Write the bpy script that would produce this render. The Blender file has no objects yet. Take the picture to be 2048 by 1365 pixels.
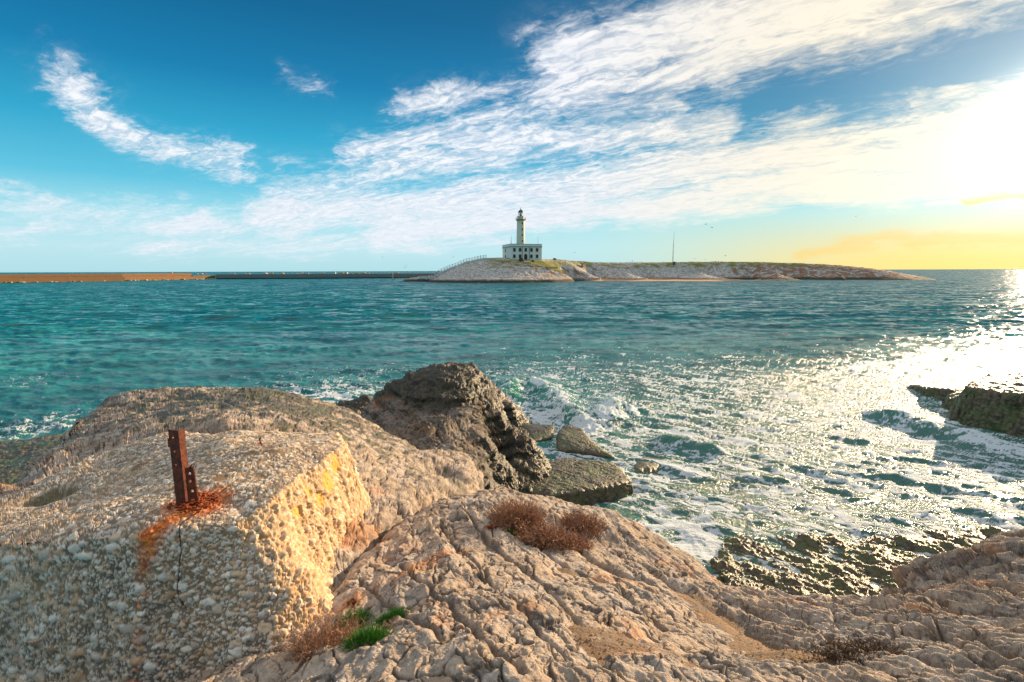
import bpy, math, random
import numpy as np
from mathutils import Matrix, Vector

S = bpy.context.scene
COL = S.collection
R = math.radians
EYE = 6.0                      # camera height over the sea (m)
F = 1024.0                     # focal length in pixels of the 2048 px photograph
PITCH, ROLL = 7.82, -0.19      # degrees

# ------------------------------------------------------------------ camera
cam_d = bpy.data.cameras.new('camera')
cam = bpy.data.objects.new('camera', cam_d); COL.objects.link(cam)
cam_d.sensor_width = 36.0
cam_d.lens = 36.0 * F / 2048.0
cam_d.clip_start = 0.05; cam_d.clip_end = 60000.0
ROT = Matrix.Rotation(R(90 - PITCH), 3, 'X') @ Matrix.Rotation(R(ROLL), 3, 'Z')
cam.matrix_world = Matrix.Translation((0, 0, EYE)) @ ROT.to_4x4()
S.camera = cam
RT = np.array(ROT)

def pdir(u, v):
    return RT @ np.array([(u - 1024.0) / F, (682.5 - v) / F, -1.0])
def P(u, v, drop):             # the world point a given drop below the eye that the photograph shows at (u, v)
    d = pdir(u, v); k = drop / -d[2]
    return np.array([d[0] * k, d[1] * k, EYE - drop])
def PY(u, v, y):               # the same for a known distance y
    d = pdir(u, v); k = y / d[1]
    return np.array([d[0] * k, y, EYE + d[2] * k])
def azel(u, v):
    d = pdir(u, v); d = d / np.linalg.norm(d)
    return math.atan2(d[0], d[1]), math.asin(d[2])

# ------------------------------------------------------------------ sun
SUN_AZ, SUN_EL = R(47.5), R(12.0)
SUN_DIR = Vector((math.sin(SUN_AZ) * math.cos(SUN_EL), math.cos(SUN_AZ) * math.cos(SUN_EL), math.sin(SUN_EL)))
sun_d = bpy.data.lights.new('sun', 'SUN')
sun_d.energy = 5.0; sun_d.angle = R(0.6); sun_d.color = (1.0, 0.73, 0.44)
sun = bpy.data.objects.new('sun', sun_d); COL.objects.link(sun)
sun.rotation_mode = 'QUATERNION'
sun.rotation_quaternion = SUN_DIR.to_track_quat('Z', 'Y')
sun.location = (40, 40, 30)

S.view_settings.view_transform = 'Standard'
S.view_settings.look = 'None'
S.view_settings.exposure = 0.80
S.view_settings.gamma = 1.0
S.view_settings.use_curve_mapping = False
S.cycles.max_bounces = 5
S.cycles.diffuse_bounces = 3
S.cycles.glossy_bounces = 3
S.cycles.transparent_max_bounces = 6
S.cycles.sample_clamp_indirect = 4.0
S.cycles.caustics_reflective = False
S.cycles.caustics_refractive = False

# ------------------------------------------------------------------ node helpers
def lin(r, g, b):
    f = lambda c: (c / 255.0) / 12.92 if c / 255.0 <= 0.04045 else ((c / 255.0 + 0.055) / 1.055) ** 2.4
    return (f(r), f(g), f(b), 1.0)

class T:                       # a node tree with terse constructors
    def __init__(s, tree): s.t = tree; s.n = tree.nodes; s.l = tree.links
    def put(s, sock, v):
        if isinstance(v, bpy.types.NodeSocket): s.l.new(v, sock)
        elif isinstance(v, (int, float)):
            sock.default_value = float(v) if sock.type == 'VALUE' else ((v, v, v) if sock.type == 'VECTOR' else (v, v, v, 1))
        else:
            v = tuple(float(c) for c in v)
            sock.default_value = v[:3] if sock.type == 'VECTOR' else (v if len(v) == 4 else v + (1,))
    def m(s, op, a, b=0.0, c=None, clamp=False):
        n = s.n.new('ShaderNodeMath'); n.operation = op; n.use_clamp = clamp
        s.put(n.inputs[0], a); s.put(n.inputs[1], b)
        if c is not None: s.put(n.inputs[2], c)
        return n.outputs[0]
    def vm(s, op, a, b=None, scale=None):
        n = s.n.new('ShaderNodeVectorMath'); n.operation = op
        s.put(n.inputs[0], a)
        if b is not None: s.put(n.inputs[1], b)
        if scale is not None: s.put(n.inputs['Scale'], scale)
        return n.outputs['Value'] if op in ('DOT_PRODUCT', 'LENGTH', 'DISTANCE') else n.outputs[0]
    def sm(s, x, a, b, lo=0.0, hi=1.0, kind='SMOOTHSTEP'):
        n = s.n.new('ShaderNodeMapRange'); n.interpolation_type = kind
        s.put(n.inputs[0], x); s.put(n.inputs[1], a); s.put(n.inputs[2], b); s.put(n.inputs[3], lo); s.put(n.inputs[4], hi)
        return n.outputs[0]
    def mix(s, t, a, b, blend='MIX'):
        n = s.n.new('ShaderNodeMix'); n.data_type = 'RGBA'; n.blend_type = blend
        s.put(n.inputs[0], t); s.put(n.inputs[6], a); s.put(n.inputs[7], b)
        return n.outputs[2]
    def ramp(s, x, stops, interp='LINEAR'):
        n = s.n.new('ShaderNodeValToRGB'); s.put(n.inputs[0], x); e = n.color_ramp; e.interpolation = interp
        while len(e.elements) < len(stops): e.elements.new(0.5)
        for el, (p, c) in zip(e.elements, stops): el.position = p; el.color = c
        return n.outputs[0]
    def noise(s, vec, scale, detail=4, rough=0.55, dist=0.0, col=False):
        n = s.n.new('ShaderNodeTexNoise'); s.put(n.inputs['Vector'], vec); s.put(n.inputs['Scale'], scale)
        s.put(n.inputs['Detail'], detail); s.put(n.inputs['Roughness'], rough); s.put(n.inputs['Distortion'], dist)
        return n.outputs['Color' if col else 'Fac']
    def voro(s, vec, scale, feature='F1', out='Distance'):
        n = s.n.new('ShaderNodeTexVoronoi'); n.feature = feature; s.put(n.inputs['Vector'], vec); s.put(n.inputs['Scale'], scale)
        return n.outputs[out]
    def sep(s, v):
        n = s.n.new('ShaderNodeSeparateXYZ'); s.put(n.inputs[0], v); return n.outputs
    def comb(s, x, y, z=0.0):
        n = s.n.new('ShaderNodeCombineXYZ'); s.put(n.inputs[0], x); s.put(n.inputs[1], y); s.put(n.inputs[2], z); return n.outputs[0]
    def attr(s, name, col=False):
        n = s.n.new('ShaderNodeAttribute'); n.attribute_name = name; return n.outputs['Color' if col else 'Fac']
    def pos(s):
        return s.n.new('ShaderNodeNewGeometry').outputs['Position']
    def bump(s, h, strength, dist, normal=None):
        n = s.n.new('ShaderNodeBump'); s.put(n.inputs['Height'], h); s.put(n.inputs['Strength'], strength); s.put(n.inputs['Distance'], dist)
        if normal is not None: s.l.new(normal, n.inputs['Normal'])
        return n.outputs[0]

def material(name):
    mt = bpy.data.materials.new(name); mt.use_nodes = True
    t = T(mt.node_tree); b = mt.node_tree.nodes['Principled BSDF']
    return mt, t, b
def simple(name, rgb, rough=0.7, metal=0.0, vary=0.25, scale=6.0, bump=0.0):
    mt, t, b = material(name)
    nz = t.noise(t.pos(), scale, 5, 0.6)
    c = t.mix(nz, tuple(v * (1 - vary) for v in rgb[:3]), tuple(min(1, v * (1 + vary)) for v in rgb[:3]))
    t.put(b.inputs['Base Color'], c); t.put(b.inputs['Roughness'], rough); t.put(b.inputs['Metallic'], metal)
    if bump: t.l.new(t.bump(nz, 0.6, bump), b.inputs['Normal'])
    return mt

# ------------------------------------------------------------------ sky
W = bpy.data.worlds.new('World'); S.world = W; W.use_nodes = True
w = T(W.node_tree); bg = W.node_tree.nodes['Background']
dirv = w.n.new('ShaderNodeTexCoord').outputs['Generated']
dx, dy, dz = w.sep(dirv)
az = w.m('ARCTAN2', dx, dy); el = w.m('ARCSINE', dz)
eld = w.m('MULTIPLY', el, 180 / math.pi)
base = w.ramp(w.m('DIVIDE', eld, 40.0, clamp=True), [
    (0.0, lin(176, 222, 232)), (0.06, lin(186, 228, 238)), (0.13, lin(156, 222, 236)), (0.21, lin(92, 194, 224)),
    (0.32, lin(44, 166, 206)), (0.45, lin(10, 126, 176)), (0.60, lin(0, 100, 148)), (0.72, lin(0, 90, 134)), (1.0, lin(60, 130, 170))])
base = w.mix(w.sm(eld, 32.0, 62.0), base, (1.30, 1.20, 1.10, 1))            # added fill brightness in the unseen sky overhead, lifting the shadows
sky = w.n.new('ShaderNodeTexSky'); sky.sky_type = 'NISHITA'; sky.sun_disc = False
sky.sun_elevation = SUN_EL; sky.sun_rotation = SUN_AZ; sky.altitude = 0; sky.dust_density = 1.0
nish = w.mix(1.0, sky.outputs[0], (0.10, 0.10, 0.10, 1), 'MULTIPLY')
base = w.mix(0.07, base, nish)
GA, GE = R(46.2), R(10.6)                        # the bright veil of cloud round the sun
cosA = w.vm('DOT_PRODUCT', dirv, (math.sin(GA) * math.cos(GE), math.cos(GA) * math.cos(GE), math.sin(GE)))
# right of the tower the blue turns to slate, then gold along the horizon under the sun
slate = w.m('MULTIPLY', w.sm(az, -0.05, 0.55), w.sm(eld, 5.0, 12.0))
base = w.mix(w.m('MULTIPLY', slate, 0.45), base, lin(78, 128, 160))
cool = w.m('MULTIPLY', w.sm(az, -0.1, 0.45), w.sm(eld, 11.0, 3.0))
base = w.mix(w.m('MULTIPLY', cool, 0.75), base, lin(186, 226, 224))
gold = w.m('MULTIPLY', w.sm(az, 0.12, 0.72), w.sm(eld, 6.5, 0.3))
base = w.mix(w.m('MULTIPLY', gold, 0.92), base, lin(255, 222, 112))
# clouds on a plane overhead
pl = w.m('DIVIDE', 1.0, w.m('ADD', w.m('MAXIMUM', dz, 0.0), 0.10))
qx = w.m('MULTIPLY', dx, pl); qy = w.m('MULTIPLY', dy, pl)
along = w.m('ADD', w.m('MULTIPLY', qx, -0.78), w.m('MULTIPLY', qy, 0.62))
across = w.m('ADD', w.m('MULTIPLY', qx, 0.62), w.m('MULTIPLY', qy, 0.78))
q0 = w.comb(w.m('MULTIPLY', along, 0.40), across, 0.0)
warp = w.noise(w.comb(w.m('MULTIPLY', along, 0.7), across, 3.0), 2.2, 4, 0.6, col=True)
q1 = w.vm('ADD', q0, w.vm('SCALE', w.vm('SUBTRACT', warp, (0.5, 0.5, 0.5)), scale=0.55))
n1 = w.noise(q1, 3.4, 10, 0.66)
n0 = w.noise(w.vm('ADD', q1, (7.0, 3.0, 0.0)), 1.3, 4, 0.6)
n2 = w.noise(w.vm('ADD', w.comb(w.m('MULTIPLY', along, 1.1), w.m('MULTIPLY', across, 2.4), 5.0), w.vm('SCALE', warp, scale=1.1)), 6.5, 9, 0.66)
n2 = w.m('ADD', 0.5, w.m('MULTIPLY', w.m('SUBTRACT', n2, 0.5), w.sm(eld, 4.0, 13.0, 0.35, 1.0)))
azel_v = w.comb(az, el, 0.0)
pw = w.noise(w.comb(w.m('MULTIPLY', az, 1.0), w.m('MULTIPLY', el, 2.2), 0.0), 7.0, 5, 0.62, col=True)
pv = w.vm('ADD', azel_v, w.vm('MULTIPLY', w.vm('SUBTRACT', pw, (0.5, 0.5, 0.5)), (0.20, 0.085, 0.0)))
def stroke(pts, width, gain, soft=1.0):
    out = None
    for i in range(len(pts) - 1):
        a = azel(*pts[i]); b = azel(*pts[i + 1]); ab = (b[0] - a[0], b[1] - a[1]); L = ab[0] ** 2 + ab[1] ** 2
        d0 = w.vm('SUBTRACT', pv, (a[0], a[1], 0))
        h = w.m('DIVIDE', w.vm('DOT_PRODUCT', d0, (ab[0], ab[1], 0)), L, clamp=True)
        d = w.vm('LENGTH', w.vm('SUBTRACT', d0, w.vm('SCALE', (ab[0], ab[1], 0), scale=h)))
        wr = width / F * 0.85
        s_ = w.sm(d, wr * 2.0, 0.0, 0.0, gain)
        out = s_ if out is None else w.m('MAXIMUM', out, s_)
    return out
strokes = [
    stroke([(140, 160), (215, 225), (330, 290), (460, 325)], 44, 0.95),
    stroke([(440, 320), (540, 365), (640, 400)], 30, 0.55),
    stroke([(565, 150), (660, 185)], 20, 0.62), stroke([(60, 125), (120, 150)], 20, 0.5), stroke([(95, 65), (120, 80)], 13, 0.5),
    stroke([(-200, 470), (120, 430), (480, 455)], 62, 0.80), stroke([(300, 490), (760, 480)], 44, 0.78), stroke([(-100, 372), (90, 364)], 16, 0.7),
    stroke([(1110, 150), (1330, 90), (1560, 35), (1800, -40), (2100, -130)], 98, 1.12),
    stroke([(1800, 35), (2120, 0)], 24, 0.7),
    stroke([(800, 205), (960, 190), (1130, 150)], 42, 0.85),
    stroke([(690, 305), (880, 262), (1060, 225), (1350, 200)], 46, 0.80),
    stroke([(560, 395), (800, 325), (1100, 280), (1420, 262)], 62, 0.92),
    stroke([(560, 430), (960, 400), (1340, 335), (1740, 300), (2200, 235)], 70, 1.05),
    stroke([(760, 470), (1150, 425), (1600, 375), (2200, 330)], 52, 1.10),
    stroke([(1450, 240), (1700, 225)], 20, 0.55), stroke([(1830, 205), (1960, 190)], 20, 0.7),
    stroke([(1560, 115), (1720, 150)], 40, 0.25),
]
mask = strokes[0]
for s_ in strokes[1:]: mask = w.m('MAXIMUM', mask, s_)
dens = w.m('ADD', w.m('MULTIPLY', mask, 0.58), w.m('ADD', w.m('ADD', w.m('MULTIPLY', n1, 0.62), w.m('MULTIPLY', w.m('SUBTRACT', n0, 0.5), 0.45)), w.m('MULTIPLY', n2, 0.38)))
cloud = w.m('ADD', w.m('MULTIPLY', w.sm(dens, 0.78, 1.14), 0.90), w.m('MULTIPLY', w.m('MULTIPLY', mask, mask), w.sm(n2, 0.34, 0.72, 0.0, 0.26)), clamp=True)
cloud = w.m('MULTIPLY', cloud, w.sm(eld, -0.2, 2.0))
ccol = w.mix(w.sm(n2, 0.35, 0.65), lin(206, 216, 232), lin(250, 250, 252))
ccol = w.mix(w.sm(az, 0.0, 0.6), ccol, lin(255, 244, 222))
skyc = w.mix(w.m('MULTIPLY', cloud, 0.93), base, ccol)
# thin golden bars low under the sun
barn = w.m('ADD', n1, w.m('MULTIPLY', n2, 0.5))
bars = w.m('MAXIMUM', stroke([(1915, 404), (2120, 394)], 12, 1.0), stroke([(1620, 500), (1840, 484), (2140, 476)], 17, 0.80))
bars = w.sm(w.m('ADD', bars, w.m('MULTIPLY', barn, 0.5)), 0.70, 1.50)
skyc = w.mix(w.m('MULTIPLY', bars, 0.75), skyc, lin(250, 206, 104))
# the glow round the sun
glow_w = w.m('ADD', w.m('MULTIPLY', w.m('POWER', w.m('MAXIMUM', cosA, 0.0), 62.0), 0.52), w.m('MULTIPLY', w.m('POWER', w.m('MAXIMUM', cosA, 0.0), 14.0), 0.05))
glow_t = w.m('POWER', w.m('MAXIMUM', cosA, 0.0), 600.0)
skyc = w.mix(1.0, skyc, w.mix(1.0, w.mix(glow_w, (0, 0, 0, 1), (0.60, 0.56, 0.44, 1)), w.mix(glow_t, (0, 0, 0, 1), (2.0, 1.85, 1.5, 1)), 'ADD'), 'ADD')
skyc = w.mix(w.sm(eld, 0.0, -1.5), skyc, lin(60, 110, 120))
w.l.new(skyc, bg.inputs['Color']); bg.inputs['Strength'].default_value = 0.62

# ------------------------------------------------------------------ numpy noise
def _hash(ix, iy, iz, seed):
    h = (ix.astype(np.uint32) * np.uint32(374761393)) ^ (iy.astype(np.uint32) * np.uint32(668265263)) ^ (iz.astype(np.uint32) * np.uint32(2147483647)) ^ np.uint32((seed * 2654435761) & 0xffffffff)
    h = (h ^ (h >> np.uint32(13))) * np.uint32(1274126177)
    h = (h ^ (h >> np.uint32(16))) * np.uint32(2246822519)
    return h ^ (h >> np.uint32(15))
def gnoise(p, seed=0):
    p = np.asarray(p, np.float32); i = np.floor(p); f = p - i; i = i.astype(np.int32)
    u = f * f * f * (f * (f * 6 - 15) + 10); out = np.zeros(p.shape[:-1], np.float32)
    for cx in (0, 1):
        wx = u[..., 0] if cx else 1 - u[..., 0]
        for cy in (0, 1):
            wy = u[..., 1] if cy else 1 - u[..., 1]
            for cz in (0, 1):
                wz = u[..., 2] if cz else 1 - u[..., 2]
                h = _hash(i[..., 0] + cx, i[..., 1] + cy, i[..., 2] + cz, seed)
                gx = (h & np.uint32(1023)).astype(np.float32) / 511.5 - 1
                gy = ((h >> np.uint32(10)) & np.uint32(1023)).astype(np.float32) / 511.5 - 1
                gz = ((h >> np.uint32(20)) & np.uint32(1023)).astype(np.float32) / 511.5 - 1
                out += wx * wy * wz * (gx * (f[..., 0] - cx) + gy * (f[..., 1] - cy) + gz * (f[..., 2] - cz))
    return out
def fbm(p, octv=5, gain=0.5, seed=0, ridge=False):
    a, s, t, n = 1.0, 1.0, 0.0, 0.0
    for k in range(octv):
        g = gnoise(np.asarray(p) * s + k * 17.3, seed + k)
        if ridge: g = 0.5 - np.abs(g) * 1.6
        t = t + a * g; n += a; a *= gain; s *= 2.03
    return t / n
def worley(p, seed=0, jit=0.9, vec=False):
    p = np.asarray(p, np.float32); i = np.floor(p).astype(np.int32); sh = p.shape[:-1]
    f1 = np.full(sh, 9.0, np.float32); f2 = f1.copy(); idd = np.zeros(sh, np.uint32); ox = np.zeros(sh, np.float32); oy = ox.copy()
    for ax in (-1, 0, 1):
        for ay in (-1, 0, 1):
            for az_ in (-1, 0, 1):
                cx, cy, cz = i[..., 0] + ax, i[..., 1] + ay, i[..., 2] + az_
                h = _hash(cx, cy, cz, seed)
                qx_ = cx + 0.5 + jit * ((h & np.uint32(1023)).astype(np.float32) / 1023 - 0.5) - p[..., 0]
                qy_ = cy + 0.5 + jit * (((h >> np.uint32(10)) & np.uint32(1023)).astype(np.float32) / 1023 - 0.5) - p[..., 1]
                qz_ = cz + 0.5 + jit * (((h >> np.uint32(20)) & np.uint32(1023)).astype(np.float32) / 1023 - 0.5) - p[..., 2]
                d = np.sqrt(qx_ * qx_ + qy_ * qy_ + qz_ * qz_)
                c = d < f1
                f2 = np.where(c, f1, np.minimum(f2, d)); idd = np.where(c, h, idd); ox = np.where(c, qx_, ox); oy = np.where(c, qy_, oy); f1 = np.where(c, d, f1)
    if vec: return f1, f2, ((idd >> np.uint32(7)) & np.uint32(4095)).astype(np.float32) / 4095, ox, oy
    return f1, f2, ((idd >> np.uint32(7)) & np.uint32(4095)).astype(np.float32) / 4095
def sstep(x, a, b):
    t = np.clip((x - a) / (b - a), 0, 1); return t * t * (3 - 2 * t)
def vec3(x, y, z=None):
    return np.stack([x, y, np.zeros_like(x) if z is None else z], -1)

# ------------------------------------------------------------------ surfaces from control points
class Rbf:
    def __init__(s, pts, smooth=0.0):
        pts = np.array(pts, float); s.c = pts[:, :2]; n = len(pts)
        d = np.linalg.norm(s.c[:, None] - s.c[None], axis=-1)
        A = np.zeros((n + 3, n + 3)); A[:n, :n] = d - smooth * np.eye(n)
        A[:n, n] = 1; A[:n, n + 1:] = s.c; A[n:, :n] = A[:n, n:].T
        s.w = np.linalg.solve(A, np.concatenate([pts[:, 2], np.zeros(3)]))
    def __call__(s, x, y):
        out = (s.w[-3] + s.w[-2] * x + s.w[-1] * y).astype(np.float32)
        for (cx, cy), wk in zip(s.c, s.w):
            out += np.float32(wk) * np.sqrt((x - np.float32(cx)) ** 2 + (y - np.float32(cy)) ** 2 + np.float32(0.0025))
        return out
def poly_sd(x, y, poly):       # signed distance, negative inside
    poly = np.array(poly, float)[:, :2]; d2 = np.full(x.shape, 1e9, np.float32); inside = np.zeros(x.shape, bool)
    for k in range(len(poly)):
        ax, ay = poly[k]; bx, by = poly[(k + 1) % len(poly)]; ex, ey = bx - ax, by - ay
        t = np.clip(((x - ax) * ex + (y - ay) * ey) / (ex * ex + ey * ey + 1e-9), 0, 1)
        d2 = np.minimum(d2, (x - ax - t * ex) ** 2 + (y - ay - t * ey) ** 2)
        if abs(by - ay) > 1e-9:
            c = ((ay > y) != (by > y)) & (x < (bx - ax) * (y - ay) / (by - ay) + ax); inside ^= c
    d = np.sqrt(d2); return np.where(inside, -d, d)
def blob(x, y, c, r):
    return np.exp(-((x - c[0]) ** 2 + (y - c[1]) ** 2) / (r * r))

def grid_mesh(name, V, mat, attrs=None, keep=None, colors=None):
    nr, nc = V.shape[:2]; me = bpy.data.meshes.new(name)
    idx = np.arange(nr * nc, dtype=np.int32).reshape(nr, nc)
    q = np.stack([idx[:-1, :-1], idx[:-1, 1:], idx[1:, 1:], idx[1:, :-1]], -1)
    if keep is not None:
        kf = keep[:-1, :-1] | keep[1:, :-1] | keep[:-1, 1:] | keep[1:, 1:]
        q = q[kf]
    q = q.reshape(-1, 4)
    used = np.zeros(nr * nc, bool); used[q.ravel()] = True
    remap = np.cumsum(used) - 1; q = remap[q].astype(np.int32); Vf = V.reshape(-1, 3)[used]
    me.vertices.add(len(Vf)); me.vertices.foreach_set('co', Vf.astype(np.float32).ravel())
    me.loops.add(q.size); me.loops.foreach_set('vertex_index', q.ravel())
    me.polygons.add(len(q)); me.polygons.foreach_set('loop_start', np.arange(0, q.size, 4, dtype=np.int32))
    me.polygons.foreach_set('use_smooth', np.ones(len(q), bool))
    me.update(calc_edges=True)
    for k, a in (attrs or {}).items():
        at = me.attributes.new(k, 'FLOAT', 'POINT'); at.data.foreach_set('value', a.reshape(-1)[used].astype(np.float32))
    me.materials.append(mat)
    o = bpy.data.objects.new(name, me); COL.objects.link(o); return o
def tag(o, label=None, cat=None, group=None, kind=None):
    if label: o['label'] = label
    if cat: o['category'] = cat
    if group: o['group'] = group
    if kind: o['kind'] = kind
    return o
def patch(fn, s0, s1, nc, y0, y1, nr, fine=1100):   # a fan of columns round the camera, rows spaced evenly in angle
    s = np.linspace(s0, s1, nc).astype(np.float32)
    yy = np.exp(np.linspace(math.log(y0), math.log(y1), fine)).astype(np.float32)
    Y = np.repeat(yy[:, None], nc, 1); X = Y * s[None]
    Z = fn(X, Y)
    dr = np.diff(Y, axis=0) * 0.8; dz_ = np.diff(Z, axis=0)
    m = np.sqrt(dr * dr * 0.45 + dz_ * dz_) / np.sqrt(1 + 0.0 * Y[1:]) / Y[1:]
    Mt = np.concatenate([np.zeros((1, nc), np.float32), np.cumsum(m, 0)], 0)
    Yn = np.empty((nr, nc), np.float32)
    for j in range(nc):
        Yn[:, j] = np.interp(np.linspace(0, Mt[-1, j], nr), Mt[:, j], yy)
    Xn = Yn * s[None]; Zn = fn(Xn, Yn)
    return np.stack([Xn, Yn, Zn], -1)
def normals(V):
    a = np.gradient(V, axis=0); b = np.gradient(V, axis=1)
    n = np.cross(b, a); n /= np.linalg.norm(n, axis=-1, keepdims=True) + 1e-9
    return np.where(n[..., 2:3] < 0, -n, n)

# ------------------------------------------------------------------ rock relief
def limestone(V, strike, la, lb, amp, seed=0, rough=1.0):
    """cracked, water-worn plates; returns displacement and crack factor"""
    a = V[..., 0] * strike[0] + V[..., 1] * strike[1]; b = -V[..., 0] * strike[1] + V[..., 1] * strike[0]; c = V[..., 2]
    wv = fbm(V / 0.45, 3, seed=seed + 3); wv2 = fbm(V / 0.45 + 31.7, 3, seed=seed + 5); w3 = fbm(V / 0.09, 2, seed=seed + 8)
    q = np.stack([a / la + wv * 0.9, b / lb + wv2 * 1.6 + w3 * 0.5, c / (lb * 1.3) + wv], -1)
    f1, f2, i1, ox, oy = worley(q, seed + 1, vec=True)
    q2 = np.stack([a / (la * .42) + wv2 * 1.2, b / (lb * .45) + wv * 1.4 + w3 * .6, c / (lb * .5)], -1)
    g1, g2, i2, px2, py2 = worley(q2, seed + 2, vec=True)
    e1 = f2 - f1; e2 = g2 - g1
    # long joints that run with the strike and die out
    jq = b / (lb * 0.95) + 1.3 * wv2 + 0.25 * w3 + 0.10 * a / la; jf = np.abs(jq - np.floor(jq) - 0.5) * 2
    jm = sstep(gnoise(np.stack([a / (la * 1.3), b / (lb * 1.2), c], -1), seed + 9), -0.02, 0.20)
    joint = (1 - sstep(jf, 0.01, 0.13)) * jm
    body = fbm(np.stack([a / (la * 1.9) + .5 * wv, b / (lb * 0.9) + 1.0 * wv2, c / lb], -1), 4, 0.55, seed=seed + 12)
    t1 = (ox * (((i1 * 53) % 1) - .5) + oy * (((i1 * 91) % 1) - .5)) * 2; t2 = (px2 * (((i2 * 53) % 1) - .5) + py2 * (((i2 * 91) % 1) - .5)) * 2
    c2 = sstep(gnoise(V / 0.5, seed + 14), -0.25, 0.15)                       # fine crazing only in places
    d = amp * (0.42 * np.minimum(e1, 0.05) / 0.05 + 0.34 * (i1 - 0.5) + 0.45 * t1)
    d += amp * c2 * (0.26 * np.minimum(e2, 0.06) / 0.06 + 0.16 * (i2 - 0.5) + 0.24 * t2)
    d += amp * 1.3 * body + amp * rough * (2.0 * fbm(V / 0.7, 4, seed=seed + 6) + 0.55 * fbm(V / 0.09, 5, 0.6, seed=seed + 7, ridge=True)) - amp * 0.95 * joint
    crack = np.maximum.reduce([1 - sstep(e1, 0.005, 0.06), 0.6 * c2 * (1 - sstep(e2, 0.0, 0.07)), joint])
    limestone.tone = 0.65 * i1 + 0.35 * i2
    return d, crack

# rock surface material: attributes crack, wet, sand, tint
def rock_mat(name, pale, warm, dark, sandc, scale=1.0, algae=0.0, wr=0.42, wl_=1.0):
    mt, t, b = material(name); p = t.pos()
    n_lo = t.noise(p, 1.6 * scale, 5, 0.6); n_mid = t.noise(p, 9 * scale, 6, 0.65); n_hi = t.noise(p, 55 * scale, 5, 0.7)
    c = t.mix(t.sm(n_lo, 0.36, 0.64), pale, warm)
    c = t.mix(t.m('MULTIPLY', t.sm(n_mid, 0.46, 0.66), 0.75), c, dark)
    c = t.mix(t.m('MULTIPLY', t.sm(n_hi, 0.60, 0.40), 0.35), c, tuple(min(1, x * 1.35) for x in pale[:3]) + (1,))
    c = t.mix(t.m('MULTIPLY', t.attr('tint'), 0.8), c, lin(205, 130, 62))
    c = t.mix(t.m('MULTIPLY', t.attr('crack'), 0.88), c, tuple(x * 0.32 for x in dark[:3]) + (1,))
    sg = t.mix(t.noise(p, 160 * scale, 3, 0.8), tuple(x * 0.55 for x in sandc[:3]) + (1,), tuple(x * 1.35 for x in sandc[:3]) + (1,))
    c = t.mix(t.attr('sand'), c, sg)
    c = t.mix(t.m('MULTIPLY', t.sm(t.attr('tone'), 0.15, 0.85), 0.34), c, tuple(x * 0.52 for x in warm[:3]) + (1,))
    c = t.mix(t.m('MULTIPLY', t.sm(t.noise(p, 4.3 * scale, 6, 0.7), 0.50, 0.62), 0.62), c, lin(100, 92, 88))  # grey lichen patches by noise, strengthened to paint in shadow darks
    wet = t.attr('wet')
    wc = t.mix(t.sm(n_mid, 0.35, 0.65), lin(44, 38, 30), lin(96, 84, 58))
    wc = t.mix(t.m('MULTIPLY', t.sm(n_lo, 0.42, 0.62), 0.55 + algae), wc, lin(78, 88, 44))
    wc = t.mix(t.m('MULTIPLY', t.sm(n_hi, 0.55, 0.72), 0.5), wc, lin(128, 118, 92))
    wc = t.mix(1.0, wc, (wl_, wl_, wl_, 1), 'MULTIPLY')
    c = t.mix(wet, c, wc)
    t.put(b.inputs['Base Color'], c)
    t.put(b.inputs['Roughness'], t.sm(wet, 0.3, 1.0, 0.86, wr, 'LINEAR'))
    h = t.m('ADD', t.m('MULTIPLY', n_mid, 0.6), t.m('MULTIPLY', n_hi, 0.4))
    vz = t.voro(p, 38 * scale)
    h = t.m('ADD', h, t.m('MULTIPLY', t.sm(vz, 0.0, 0.45), 0.3))
    h = t.m('ADD', h, t.m('MULTIPLY', t.noise(p, 150 * scale, 3, 0.7), 0.25))
    t.l.new(t.bump(h, 1.0, 0.028 / scale), b.inputs['Normal'])
    return mt
#---BUILD---
LIME = rock_mat('limestone', lin(192, 178, 164), lin(196, 168, 140), lin(100, 80, 66), lin(138, 106, 74))
SEAROCK = rock_mat('sea_worn_rock', lin(158, 146, 134), lin(128, 108, 88), lin(62, 50, 42), lin(150, 120, 80), 0.8, -0.3, 0.42, 0.62)

# ------------------------------------------------------------------ ground: the cracked slab in front
gp = [P(*q) for q in [
    (1024, 1365, 1.75), (700, 1365, 2.05), (400, 1365, 2.80), (0, 1365, 3.0), (-200, 1330, 3.0), (1400, 1365, 1.80), (1700, 1365, 1.95), (2048, 1365, 1.70),
    (2400, 1365, 1.6), (560, 1350, 2.35), (640, 1338, 2.24), (700, 1300, 2.45), (1024, 1250, 2.02), (820, 1215, 2.32), (660, 1165, 2.62), (745, 1105, 2.80),
    (860, 1012, 3.10), (940, 1002, 3.26), (1024, 1012, 3.36), (1100, 1020, 3.5), (900, 1100, 2.62), (1000, 1100, 2.62), (1100, 1150, 2.50), (1200, 1110, 2.95),
    (1250, 1062, 3.42), (1330, 1106, 3.45), (1400, 1150, 3.40), (1300, 1250, 2.25), (1490, 1270, 2.62), (1500, 1330, 2.3), (1450, 1190, 3.0),
    (1560, 1205, 3.05), (1650, 1225, 2.95), (1740, 1238, 2.90), (1640, 1290, 2.42), (1750, 1300, 2.35), (1850, 1250, 2.42), (1900, 1320, 2.0),
    (1770, 1170, 3.3), (1830, 1220, 2.75), (1870, 1150, 3.15), (1885, 1180, 2.90), (1960, 1128, 3.12), (2060, 1118, 3.1), (1980, 1200, 2.42), (2080, 1200, 2.40), (2300, 1110, 3.0), (2300, 1240, 2.2)]]
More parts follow.
